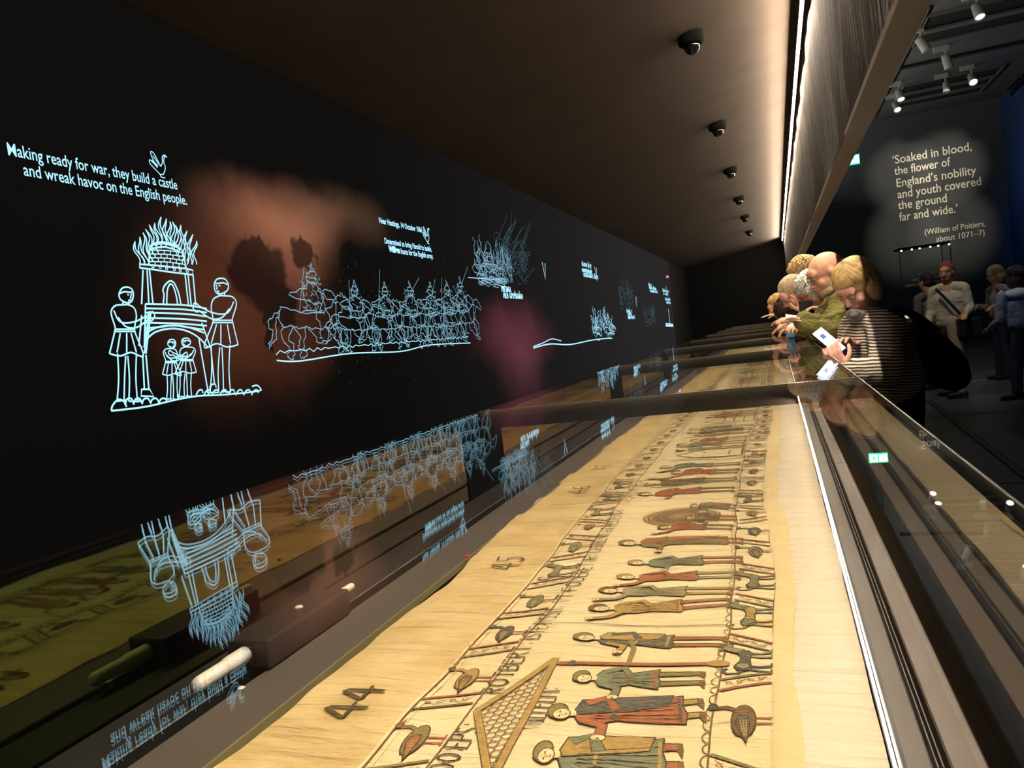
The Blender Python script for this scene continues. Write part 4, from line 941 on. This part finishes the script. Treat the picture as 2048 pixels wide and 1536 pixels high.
MB().tube((ex.x, 20.03, ex.z + .11), (ex.x, 20.03, CEIL), .01, n=8).build('hanger', M['dark_steel'], es)
# tall vitrine
vt = thing('vitrine', 'tall glazed museum vitrine with open pages inside, below the quotation', 'display case', (3.4, 20.5, 0))
vx0, vx1, vy0, vy1, vz0, vz1 = 2.86, 3.95, 20.0, 20.8, ZC - .45, ZC + 1.13
MB().box((vx0, vy0, 0), (vx1, vy1, vz0)).build('plinth', M['wall_dark'], vt)
MB().box((vx0, vy0, vz1), (vx1, vy1, vz1 + .03)).build('hood', M['black_matte'], vt)
for x in (vx0, vx1 - .02, vx1 - .2):
    MB().box((x, vy0 - .01, vz0), (x + .018, vy0 + .01, vz1)).build('frame_post', M['steel'], vt)
MB().box((vx0 + .02, vy0, vz0), (vx1 - .02, vy0 + .006, vz1)).build('glass', M['thin_glass'], vt)
for i in range(6):
    x = vx0 + .06 + i * (vx1 - vx0 - .12) / 5 + (.03 if i % 2 else 0); MB().lathe((x, vy0 - .002, vz1 - .03), (0, -.4, -1), [(.018, 0), (.02, .02)], 10).build('lamp', M['lamp_glow'], vt)
for i in range(3):
    z = ZC + .22 + i * .12; x0 = 3.25 - .14 * (2 - i)
    bk = tag(slab('open_manuscript', M['paper'], [(x0, 20.15, z), (x0 + .85, 20.15, z + .03), (x0 + .85, 20.35, z + .07), (x0, 20.35, z + .04)], .02), ('lowest', 'middle', 'top')[i] + ' pale open manuscript lying in the tall vitrine', 'manuscript', 'manuscripts in the vitrine')
lp = at_y(1826, 633, 13.0); t = thing('label_stand', 'thin black stand with a bright tilted label panel behind the striped visitor', 'label', (lp.x, 13.0, 0))
slab('panel', mat('label_panel', (240, 238, 210), .6, emit=.6), [(lp.x - .10, 12.95, lp.z - .02), (lp.x + .10, 12.95, lp.z), (lp.x + .10, 13.1, lp.z + .03), (lp.x - .10, 13.1, lp.z + .01)], .015, parent=t)
MB().tube((lp.x - .08, 13.02, 0), (lp.x - .08, 13.02, lp.z), .015, n=8).build('post', M['dark_steel'], t)

# ================================================================== PEOPLE
def ico(mb, c, r, rot=None, sub=2):
    bm = bmesh.new(); bmesh.ops.create_icosphere(bm, subdivisions=sub, radius=1)
    c = Vector(c); r = (r, r, r) if isinstance(r, (int, float)) else r; v = []
    for q_ in bm.verts:
        p = Vector((q_.co.x * r[0], q_.co.y * r[1], q_.co.z * r[2])); v.append(c + (rot @ p if rot else p))
    f = [tuple(x.index for x in ff_.verts) for ff_ in bm.faces]; bm.free(); mb.add(v, f)
def limb(mb, a, b_, r0, r1, s=1):
    a = Vector(a); b_ = Vector(b_); ico(mb, a, r0, sub=s + 1); ico(mb, b_, r1, sub=s + 1); mb.tube(a, b_, r0, r1, n=14)
def chain(mb, pts, rs):
    for i in range(len(pts) - 1): limb(mb, pts[i], pts[i + 1], rs[i], rs[i + 1])
def fuse(mb, name, mt, parent, voxel=.006, smooth=4, disp=None):
    o = mb.build(name, mt); md = o.modifiers.new('r', 'REMESH'); md.mode = 'VOXEL'; md.voxel_size = voxel; md.use_smooth_shade = True
    ms = o.modifiers.new('s', 'SMOOTH'); ms.iterations = smooth; ms.factor = .5
    if disp:
        tx = bpy.data.textures.new('folds', 'CLOUDS'); tx.noise_scale = disp[1]; md2 = o.modifiers.new('d', 'DISPLACE'); md2.texture = tx; md2.strength = disp[0]; md2.mid_level = .5
    dg = bpy.context.evaluated_depsgraph_get(); me = bpy.data.meshes.new_from_object(o.evaluated_get(dg)); nm = o.name; old = o.data; bpy.data.objects.remove(o); bpy.data.meshes.remove(old)
    me.materials.clear(); me.materials.append(mt)
    me.polygons.foreach_set('use_smooth', [True] * len(me.polygons))
    o = bpy.data.objects.new(name, me); C.objects.link(o)
    if parent: o.parent = parent; o.matrix_parent_inverse = parent_inv(parent)
    return o
def hand(mb, wrist, d, n, side=1, curl=.5, s=1.0):
    """d: wrist->knuckles, n: back-of-hand normal, side: +1 thumb toward d x n"""
    w0 = Vector(wrist); d = Vector(d).normalized(); n = Vector(n); n = (n - d * n.dot(d)).normalized(); t = d.cross(n) * side
    for q_ in (-.027, -.009, .009, .027): limb(mb, w0 + d * .012 * s + t * q_ * .7 * s, w0 + d * .085 * s + t * q_ * s, .014 * s, .0115 * s, 0)
    for i, (q_, ln) in enumerate(((.031, .9), (.0105, 1.0), (-.0105, .94), (-.031, .74))):
        p = w0 + d * .088 * s + t * q_ * s; dirv = (d + t * q_ * 3).normalized(); a = 0; segs = [.042 * ln * s, .028 * ln * s, .022 * ln * s]; r_ = .0092 * s
        for k_, sg in enumerate(segs):
            a += curl * (.55, .75, .5)[k_]; dd = dirv * math.cos(a) - n * math.sin(a); p2 = p + dd * sg; limb(mb, p, p2, r_, r_ * .92, 0); p = p2; r_ *= .92
    p = w0 + d * .03 * s + t * .030 * s; dd = (d * .65 + t * .75 - n * .25).normalized(); p2 = p + dd * .038 * s; limb(mb, p, p2, .012 * s, .0105 * s, 0)
    dd = (d * .85 + t * .3 - n * .45).normalized(); p3 = p2 + dd * .030 * s; limb(mb, p2, p3, .0105 * s, .009 * s, 0); dd = (d * .8 - n * .6 + t * .05).normalized(); limb(mb, p3, p3 + dd * .022 * s, .009 * s, .008 * s, 0)
def headframe(f, u):
    f = Vector(f).normalized(); u = Vector(u); u = (u - f * u.dot(f)).normalized(); r_ = f.cross(u); return Matrix((r_, f, u)).transposed()
def head_shape(mb, c, Rm, s=1.0):
    c = Vector(c); P = lambda x, y, z: c + Rm @ (Vector((x, y, z)) * s)
    E = lambda p, r_: ico(mb, P(*p), tuple(v * s for v in r_), Rm, 3)
    E((0, -.012, .035), (.077, .098, .088)); E((0, .035, -.02), (.062, .060, .082)); E((0, .028, -.06), (.052, .055, .05)); E((0, .068, -.088), (.024, .022, .020))
    E((0, .07, .045), (.055, .03, .035))
    for sg in (-1, 1):
        E((.040 * sg, .062, -.02), (.024, .024, .024)); E((.03 * sg, .085, .036), (.024, .012, .010)); E((.079 * sg, -.005, -.002), (.010, .020, .034))
    limb(mb, P(0, .096, .018), P(0, .114, -.018), .009 * s, .0135 * s, 0)
    for sg in (-1, 1): ico(mb, P(.012 * sg, .104, -.022), .009 * s)
    limb(mb, P(-.018, .090, -.050), P(.018, .090, -.050), .0075 * s, .0075 * s, 0); limb(mb, P(-.014, .088, -.062), P(.014, .088, -.062), .008 * s, .008 * s, 0)
    return P
def face_parts(par, P, Rm, s, brow='brow', closed=False, lips='lip', lid='skin'):
    for sg in (-1, 1):
        mb = MB(); ico(mb, P(.030 * sg, .083, .014), .0125 * s, sub=3); e = mb.build('eyelid' if closed else 'eye', M[lid] if closed else M['eye_white'], par, True)
        mb = MB()
        if closed: mb.path([P(.018 * sg, .0925, .008), P(.024 * sg, .0962, .0065), P(.031 * sg, .0968, .006), P(.038 * sg, .0945, .007), P(.043 * sg, .090, .009)], .0011 * s, 5); mb.build('lashes', M['iris'], e, True)
        else: ico(mb, P(.030 * sg, .0945, .009), .0045 * s, sub=2); mb.build('pupil', M['iris'], e, True)
        mb = MB(); mb.path([P(.012 * sg, .1005, .034), P(.03 * sg, .099, .041), P(.048 * sg, .088, .036)], [.003 * s, .0045 * s, .002 * s], 6); mb.build('eyebrow', M[brow], par, True)
    mb = MB(); mb.path([P(-.024, .088, -.057), P(-.01, .0975, -.053), P(0, .098, -.055), P(.01, .0975, -.053), P(.024, .088, -.057)], [.001 * s, .004 * s, .003 * s, .004 * s, .001 * s], 6)
    mb.path([P(-.02, .089, -.058), P(0, .097, -.063), P(.02, .089, -.058)], [.001 * s, .0048 * s, .001 * s], 6); mb.build('lips', M[lips], par, True)
def hair(par, P, Rm, s, mt, style, seed=0, voxel=.006, n=220, length=1.0, thick=1.0):
    """cap plus strands. style: 'bob' straight with fringe, 'curly', 'short'"""
    r_ = random.Random(seed); mb = MB()
    E = lambda p, q_: ico(mb, P(*p), tuple(v * s for v in q_), Rm, 3)
    if style == 'short':
        E((0, -.022, .048), (.083, .098, .088)); E((0, -.045, .0), (.079, .072, .07))
    else:
        E((0, -.022, .045), (.091 * thick, .106 * thick, .096 * thick)); E((0, -.052, -.02), (.092 * thick, .080 * thick, .10))
        for sg in (-1, 1): E((.066 * sg, -.02, -.03), (.036 * thick, .052, .085 * length))
        if style == 'curly' and length > 1.2:
            for sg in (-1, 1): E((.066 * sg, -.02, -.12), (.05, .06, .09))
            E((0, -.06, -.12), (.09, .06, .1))
    for i in range(n):
        phi = r_.uniform(0, 2 * math.pi); front = math.sin(phi)                     # +1 = face side
        end = 1.15 if front > .75 else (1.5 if front > .35 else (2.2 if style != 'short' else 1.75))
        if style == 'bob' and front > .75: end = 1.28
        if style == 'short': end = min(end, 1.0 if front > .6 else end)
        off = r_.uniform(1.0, 1.08) * (thick if style != 'short' else 1); k0 = r_.uniform(.05, .5); pts = []; np_ = 12; amp = 0 if style != 'curly' else r_.uniform(.012, .024); fr_ = r_.uniform(3, 7); ph = r_.uniform(0, 6)
        if style == 'bob': part = .35
        for q_ in range(np_):
            t = q_ / (np_ - 1); th = k0 + (end - k0) * t * (length if style != 'bob' else 1) ; ph2 = phi + (.35 * t if style == 'bob' and front > 0 else (.25 * math.sin(ph) * t))
            a, b_, c_ = .091, .108, .099
            x = a * math.sin(min(th, 1.75)) * math.cos(ph2) * off; y = b_ * math.sin(min(th, 1.75)) * math.sin(ph2) * off - .02; z = c_ * math.cos(th) * off + .042
            if style == 'short': x *= .93; y *= .94; z = z * .95
            if amp: x += amp * math.sin(fr_ * t * 2 + ph); y += amp * math.cos(fr_ * t * 2.3 + ph); z += amp * .6 * math.sin(fr_ * t * 3.1 + ph)
            pts.append(P(x, y, z))
        mb2 = None; mb.path(pts, (.0042 if style == 'bob' else .0062 if style == 'curly' else .0035) * s, 5, taper=True)
    return mb
def hair_obj(par, P, Rm, s, mt, style, seed=0, n=220, length=1.0, thick=1.0):
    return hair(par, P, Rm, s, mt, style, seed, n=n, length=length, thick=thick).build('hair', M[mt], par, True)
def glasses(par, P, s):
    mb = MB()
    for sg in (-1, 1):
        mb.path([P(.031 * sg + .023 * math.cos(t), .108 - .006 * abs(math.cos(t)), .012 + .017 * math.sin(t)) for t in [i * math.pi / 8 for i in range(17)]], .0016 * s, 5)
        mb.path([P(.054 * sg, .10, .016), P(.076 * sg, .05, .016), P(.082 * sg, -.01, .012)], .0018 * s, 5)
    mb.path([P(-.008, .112, .014), P(.008, .112, .014)], .0016 * s, 5); mb.build('glasses', M['frame_dark'], par, True)

def visitor(label, headc, f, u, neck, chest, hips, sh, el, wr, hd, feet, skin='skin', top='black_cloth', low='black_cloth', hs=1.0, hairst=None, voxel=.006,
            face=True, specs=False, arm=(.062, .050, .036), torso=(.15, .14, .15), tdep=.10, group=None, disp=(.02, .08), beard=None, curl=(.5, .5), hn=None, sleeve=1.0, knee=.04):
    """sh, el, wr: pairs (camera side, far side); hd: pair of hand directions"""
    headc, neck, chest, hips = map(Vector, (headc, neck, chest, hips)); root = thing('person', label, 'person', (hips.x, hips.y, 0), group)
    Rm = headframe(f, u); mb = MB(); P = head_shape(mb, headc, Rm, hs)
    limb(mb, P(0, -.02, -.05), neck, .052 * hs, .058); limb(mb, neck, chest, .07, .10); limb(mb, chest, hips, .10, .11)
    kn = []
    for i in range(2):
        limb(mb, neck, sh[i], .05, .048); limb(mb, sh[i], el[i], .044, .036); limb(mb, el[i], wr[i], .036, .023)
        d = Vector(hd[i]).normalized(); nn = hn[i] if hn else Vector((0, 0, 1)); hand(mb, wr[i], d, nn, (1, -1)[i], curl[i], 1.0)
        ft = Vector(feet[i]); hp = hips + (Vector((ft.x, ft.y, hips.z)) - hips) * .6; kx = (hp + ft) / 2 + Vector((-knee, 0, .04)); kn.append((hp, kx, ft))
        limb(mb, hp, kx, .075, .05); limb(mb, kx, ft + Vector((0, 0, .07)), .05, .035); limb(mb, ft + Vector((0, 0, .04)), ft + Vector((-.14, -.02, .03)), .036, .028)
    fuse(mb, 'body', M[skin], root, voxel, 2)
    if face: face_parts(root, P, Rm, hs, closed=Vector(f).normalized().z < -.3, lid=skin)
    # top
    mb = MB(); ax = (Vector(sh[0]) - Vector(sh[1])).normalized()
    for t in range(7):
        s_ = t / 6; c_ = chest.lerp(hips, s_) if t else chest; w_ = torso[0] * (1 - s_) + torso[2] * s_ if True else 0
        up = (chest - hips).normalized(); fr_ = ax.cross(up).normalized(); Rt = Matrix((ax, fr_, up)).transposed(); ico(mb, c_, (w_, tdep * (1 + .12 * s_), .12), Rt, 3)
    limb(mb, neck + Vector((0, 0, -.015)), chest, .066, .11)
    for i in range(2):
        limb(mb, neck.lerp(Vector(sh[i]), .35), sh[i], .068, arm[0] * sleeve); limb(mb, sh[i], el[i], arm[0] * sleeve, arm[1] * sleeve); limb(mb, el[i], Vector(el[i]).lerp(Vector(wr[i]), .93), arm[1] * sleeve, arm[2] * sleeve)
    fuse(mb, 'top', M[top], root, max(voxel, .008), 3, disp)
    mb = MB()
    for hp, kx, ft in kn: limb(mb, hips, hp, .115, .10); limb(mb, hp, kx, .10, .072); limb(mb, kx, ft + Vector((0, 0, .09)), .072, .062)
    fuse(mb, 'trousers', M[low], root, .012, 3, (.012, .08))
    for i, (hp, kx, ft) in enumerate(kn):
        mb = MB(); limb(mb, ft + Vector((.03, 0, .045)), ft + Vector((-.15, -.02, .036)), .045, .036); mb.box((ft.x - .18, ft.y - .05, 0), (ft.x + .06, ft.y + .045, .015)); fuse(mb, 'shoe', M['shoe'], root, .008, 2)
    if hairst: hair_obj(root, P, Rm, hs, *hairst[:2], **hairst[2])
    if specs: glasses(root, P, hs)
    if beard:
        mb = MB(); ico(mb, P(0, .04, -.075), tuple(v * hs for v in (.058, .060, .036)), Rm, 3)
        for sg in (-1, 1): ico(mb, P(.05 * sg, .01, -.045), tuple(v * hs for v in (.016, .035, .04)), Rm, 2)
        fuse(mb, 'beard', M[beard], root, .006, 2, (.008, .02))
    return root, P
V = Vector
W = at_y
# --- striped visitor with phone
y = 4.0
hc1 = W(1713, 574, 3.98); sh1 = (W(1772, 660, 3.86), W(1716, 650, 4.18)); el1 = (W(1772, 740, 3.74), W(1700, 735, 4.12)); wr1 = (W(1686, 742, 3.62), W(1704, 694, 3.95))
visitor('person with ash blonde bob and striped knit sweater looking down at a lit phone', hc1, (-.50, -.56, -.66), (-.30, -.35, .80), W(1728, 630, 4.04), W(1750, 675, 4.04), W(1772, 770, 4.08),
        sh1, el1, wr1, (W(1664, 703, 3.64) - wr1[0], W(1682, 676, 3.86) - wr1[1]), (V((.58, 3.98, 0)), V((.60, 4.22, 0))), 'skin_pink', 'stripes', 'black_cloth', .96,
        ('hair_blonde', 'bob', dict(seed=2, n=520, thick=1.0)), .005, torso=(.18, .16, .20), tdep=.155, arm=(.085, .075, .05), curl=(.75, .6), hn=(V((-.3, -.9, .1)), V((.2, .6, .7))), disp=(.025, .09))
_p = [o for o in C.objects if o.name == 'person'][0]
mb = MB()
for qx, qy, qd, rr_ in ((1706, 628, 3.90, .035), (1716, 631, 3.93, .042), (1728, 630, 3.98, .046), (1738, 624, 4.04, .046), (1712, 624, 4.04, .04)): ico(mb, W(qx, qy, qd), (rr_, rr_, rr_ * .7), None, 3)
fuse(mb, 'neck_scarf', mat('scarf_check', (120, 112, 112), .9, noise=.8, nscale=45), _p, .006, 2, (.012, .03))['label'] = 'dark and white patterned neck scarf'
def phone(label, c, ax, wx, mt, screen=None, ln=.15, wd=.075, name='smartphone', th=.009, side=1):
    c = V(c); ax = V(ax).normalized(); wx = V(wx); wx = (wx - ax * wx.dot(ax)).normalized(); n = ax.cross(wx) * side
    t = thing(name, label, 'phone' if name == 'smartphone' else 'paper', c)
    def bx(nm, a, b_, h0, h1, m_):
        v = [c + ax * x_ * a + wx * y_ * b_ + n * z_ for z_ in (h0, h1) for x_, y_ in ((-1, -1), (1, -1), (1, 1), (-1, 1))]
        o = mesh_obj(nm, v, [(0, 3, 2, 1), (4, 5, 6, 7), (0, 1, 5, 4), (1, 2, 6, 5), (2, 3, 7, 6), (3, 0, 4, 7)], m_, t); return o
    bevel(bx('case', ln / 2, wd / 2, -th / 2, th / 2, mt), .003, 2)
    if screen:
        bx('screen', ln / 2 - .004, wd / 2 - .004, th / 2 + .0002, th / 2 + .0006, M['phone_screen'])
        for a0, a1, b0, b1 in ((-.045, -.02, -.02, .012), (.01, .018, -.01, .0), (.035, .042, -.015, .01)):
            v = [c + ax * x_ + wx * y_ + n * (th / 2 + .0009) for x_, y_ in ((a0, b0), (a1, b0), (a1, b1), (a0, b1))]; mesh_obj('screen_text', v, [(0, 1, 2, 3)], M['phone_ink'], t)
    return t
phone('smartphone with a bright white screen held by the striped visitor', W(1657, 683, 3.70), W(1682, 703, 3.66) - W(1640, 668, 3.68), V((.25, .75, .55)), M['phone_black'], True, .15, .085)
bg = thing('shoulder_bag', 'large black shoulder bag hanging behind the striped visitor', 'bag', (.68, 4.1, .95))
mb = MB(); ico(mb, W(1868, 715, 4.15), (.11, .10, .19), Matrix.Rotation(R(-38), 3, 'Y'), 3); ico(mb, W(1890, 738, 4.15), (.09, .09, .13), Matrix.Rotation(R(-38), 3, 'Y'), 3); ico(mb, W(1850, 705, 4.15), (.08, .10, .15), None, 3)
fuse(mb, 'bag_body', M['bag_cloth'], bg, .01, 3, (.02, .1))
mb = MB(); mb.path(smooth_pts([W(1850, 690, 4.1), W(1835, 645, 4.0), W(1800, 618, 3.96), W(1760, 632, 3.95)]), .014, 6); mb.path(smooth_pts([W(1885, 700, 4.2), W(1860, 650, 4.2), W(1800, 616, 4.08), W(1762, 632, 4.08)]), .014, 6); mb.build('strap', M['bag_cloth'], bg, True)
# --- bald man in green velvet jacket
sh2 = (W(1688, 607, 5.18), W(1676, 606, 5.62)); el2 = (W(1662, 664, 5.04), W(1640, 660, 5.55)); wr2 = (W(1605, 641, 5.02), W(1600, 648, 5.3))
visitor('bald person with glasses and green velvet jacket leaning over the case', W(1655, 548, 5.3), (-.86, -.22, -.46), (-.42, -.1, .9), W(1682, 594, 5.38), W(1690, 632, 5.4), W(1706, 725, 5.5),
        sh2, el2, wr2, (W(1590, 638, 5.0) - wr2[0], W(1586, 650, 5.2) - wr2[1]), (V((.62, 5.35, 0)), V((.64, 5.62, 0))), 'skin', 'jacket_green', 'dark_blue_cloth', 1.14, None, .006,
        specs=True, torso=(.19, .18, .17), tdep=.13, arm=(.095, .088, .066), disp=(.035, .07), beard='hair_grey', curl=(.6, .6))
phone('folded white leaflet in the hand of the bald visitor', W(1593, 636, 5.0), (1, .1, -.25), (0, 1, .5), M['paper'], None, .13, .07, 'leaflet', .004)
# --- white curly hair
def leaner(label, hx, hy, y, f, hairst, top, hands, skin='skin', specs=False, hs=1.0, bx=.34, face=True, curl=(.5, .5), drop=.0, elb=None):
    h = W(hx, hy, y); nk = V((h.x + .13, y + .03, h.z - .13)); ch = V((h.x + .20, y + .05, h.z - .30)); hp = V((max(.45, h.x + .27), y + .08, min(h.z - .62, .98)))
    sh = (V((nk.x + .06, y - .15, nk.z - .06)), V((nk.x + .06, y + .22, nk.z - .06)))
    wr = [V((q_[0][0], q_[0][1], max(q_[0][2], 1.235))) for q_ in hands]; el = [V(((sh[i].x + wr[i].x) / 2 + .06, (sh[i].y + wr[i].y) / 2 + (-.04 if i == 0 else .04), max(1.26, min(sh[i].z, wr[i].z) - .03))) for i in range(2)]
    return visitor(label, h, f, (-.4, -.1, .9), nk, ch, hp, sh, el, wr, [V(q_[1]) for q_ in hands], (V((hp.x + .02, y - .05, 0)), V((hp.x + .06, y + .2, 0))), skin, top, 'black_cloth', hs, hairst, .007, face=face, specs=specs,
                   torso=(.17, .16, .16), tdep=.12, arm=(.062, .052, .04), curl=curl)
leaner('person with white curly hair photographing with a black phone beside the green jacket', 1632, 583, 6.0, (-.66, -.34, -.66), ('hair_white', 'curly', dict(seed=4, n=420, thick=1.12)), 'black_cloth',
       ((W(1650, 617, 5.85), (-.7, -.1, .15)), (W(1606, 628, 6.0), (-.1, .1, .9))), curl=(1.0, .5))
phone('black phone held up by the white haired visitor', W(1613, 619, 5.88), (0, .3, 1), (1, .2, 0), M['phone_black'], None, .13, .10)
leaner('person with sandy curly hair, highest in the row beyond the bald visitor', 1612, 549, 7.0, (-.7, -.1, -.7), ('hair_sandy', 'curly', dict(seed=6, n=300, thick=1.02)), 'black_cloth',
       ((V((.14, 6.9, 1.27)), (-.6, 0, -.2)), (V((.14, 7.2, 1.27)), (-.6, 0, -.2))), hs=1.05)
leaner('grey haired person with dark glasses bending over the case, holding a blue phone', 1589, 587, 6.6, (-.72, -.22, -.66), ('hair_grey', 'short', dict(seed=7, n=320)), 'pink_cloth',
       ((W(1596, 656, 6.25), (-.6, -.1, .3)), (W(1592, 650, 6.5), (-.6, -.1, .2))), specs=True, hs=1.08, curl=(.9, .9))
phone('small blue phone held low over the glass', W(1581, 660, 6.2), (.15, .1, 1), (1, .2, 0), M['phone_blue'], None, .11, .06)
leaner('person with long dark brown curls, face hidden, between the grey haired and the reaching visitor', 1583, 622, 7.6, (-.6, .3, -.72), ('hair_dark', 'curly', dict(seed=9, n=380, length=1.4, thick=1.1)), 'black_cloth',
       ((V((.10, 7.5, 1.26)), (-.7, 0, -.1)), (V((.10, 7.8, 1.26)), (-.7, 0, -.1))), 'skin_tan', face=False)
leaner('farthest person with short light brown hair, hand stretched out over the glass', 1557, 613, 9.0, (-.85, -.1, -.5), ('hair_brown', 'short', dict(seed=10, n=250)), 'pink_cloth',
       ((W(1556, 629, 8.85), (-.9, -.1, .05)), (W(1570, 638, 9.1), (-.9, -.1, -.1))), hs=1.05, curl=(.25, .5))
# --- people standing in the hall
def stander(label, px_head, py_head, y, f, top, low, hairst, skin='skin_tan', step=0, face=True, beard=None, hs=1.05, armx=(.0, .0), group=None, wid=.16, elv=None, facing=None):
    h = W(px_head, py_head, y); f3 = V(f); side = V((-f3.y, f3.x, 0)).normalized(); fw = V((f3.x, f3.y, 0)).normalized()
    nk = h + V((0, 0, -.17)) - fw * .02; ch = nk + V((0, 0, -.17)); hp = V((nk.x, nk.y, 1.0 if h.z > 1.5 else .92)); 
    sh = (nk + side * .19 + V((0, 0, -.05)), nk - side * .19 + V((0, 0, -.05)))
    el = [sh[0] + V((0, 0, -.27)) + side * .05, sh[1] + V((0, 0, -.27)) - side * .05]; wr = [el[0] + fw * .18 + V((0, 0, -.08 + armx[0])), el[1] + fw * .18 + V((0, 0, -.08 + armx[1]))]
    ft = (V((hp.x, hp.y, 0)) + side * .10 + fw * step, V((hp.x, hp.y, 0)) - side * .10 - fw * step)
    return visitor(label, h, f, (0, 0, 1), nk, ch, hp, sh, el, wr, (fw + V((0, 0, -.3)), fw + V((0, 0, -.3))), ft, skin, top, low, hs, hairst, .010, face=face, beard=beard, torso=(wid, wid, wid * .95), tdep=.12, arm=(.062, .055, .042), group=group, knee=.0)
stander('bearded person in a light shirt and pale trousers walking through the dark hall', 1893, 545, 11.3, (-.45, -.85, -.15), 'beige_shirt', 'beige_trousers', ('hair_red', 'short', dict(seed=12, n=160)), step=.16, beard='hair_red', armx=(.02, -.1), wid=.19)
sl = thing('crossbody_bag', 'small dark crossbody bag worn by the bearded walker', 'bag', (2.2, 11.1, 1.1))
c0 = W(1893, 545, 11.3); mb = MB(); mb.path(smooth_pts([c0 + V((-.16, -.12, -.20)), c0 + V((-.02, -.20, -.42)), c0 + V((.14, -.19, -.66))]), .018, 6); mb.build('strap', M['bag_cloth'], sl)
bevel(MB().box((c0.x + .02, c0.y - .26, c0.z - .86), (c0.x + .30, c0.y - .17, c0.z - .62)).build('pouch', M['bag_cloth'], sl), .02, 2)
stander('person in dull grey clothes standing behind the bearded walker', 1852, 565, 12.4, (-.6, .8, 0), 'grey_cloth', 'black_cloth', ('hair_dark', 'short', dict(seed=13, n=120)), face=False)
stander('person with glasses in a patterned top facing left near the blue light', 1990, 551, 13.0, (-.95, -.3, -.25), 'patterned_cloth', 'dark_blue_cloth', ('hair_brown', 'bob', dict(seed=14, n=160)), armx=(.14, .14))
s3 = W(1990, 551, 13.0); mb = MB(); mb.path(smooth_pts([s3 + V((.10, -.16, -.20)), s3 + V((-.02, -.20, -.34)), s3 + V((.0, -.20, -.60))]), [.04] * 13, 8)
tag(mb.build('white_scarf', M['scarf_white'], None, True), 'white scarf hanging over the patterned top', 'scarf')
stander('person with brown hair in a grey hooded top at the right picture edge, back turned', 2030, 556, 10.6, (-.3, .9, 0), 'grey_hoodie', 'dark_blue_cloth', ('hair_dark', 'bob', dict(seed=15, n=160)), face=False, wid=.2)
s4 = W(2030, 556, 10.6); mb = MB(); ico(mb, s4 + V((0, -.10, -.19)), (.15, .07, .07), None, 3); hood = fuse(mb, 'hood', M['scarf_white'], None, .012, 3, (.02, .06)); tag(hood, 'pale folded hood on the back of the grey hooded top', 'hood')
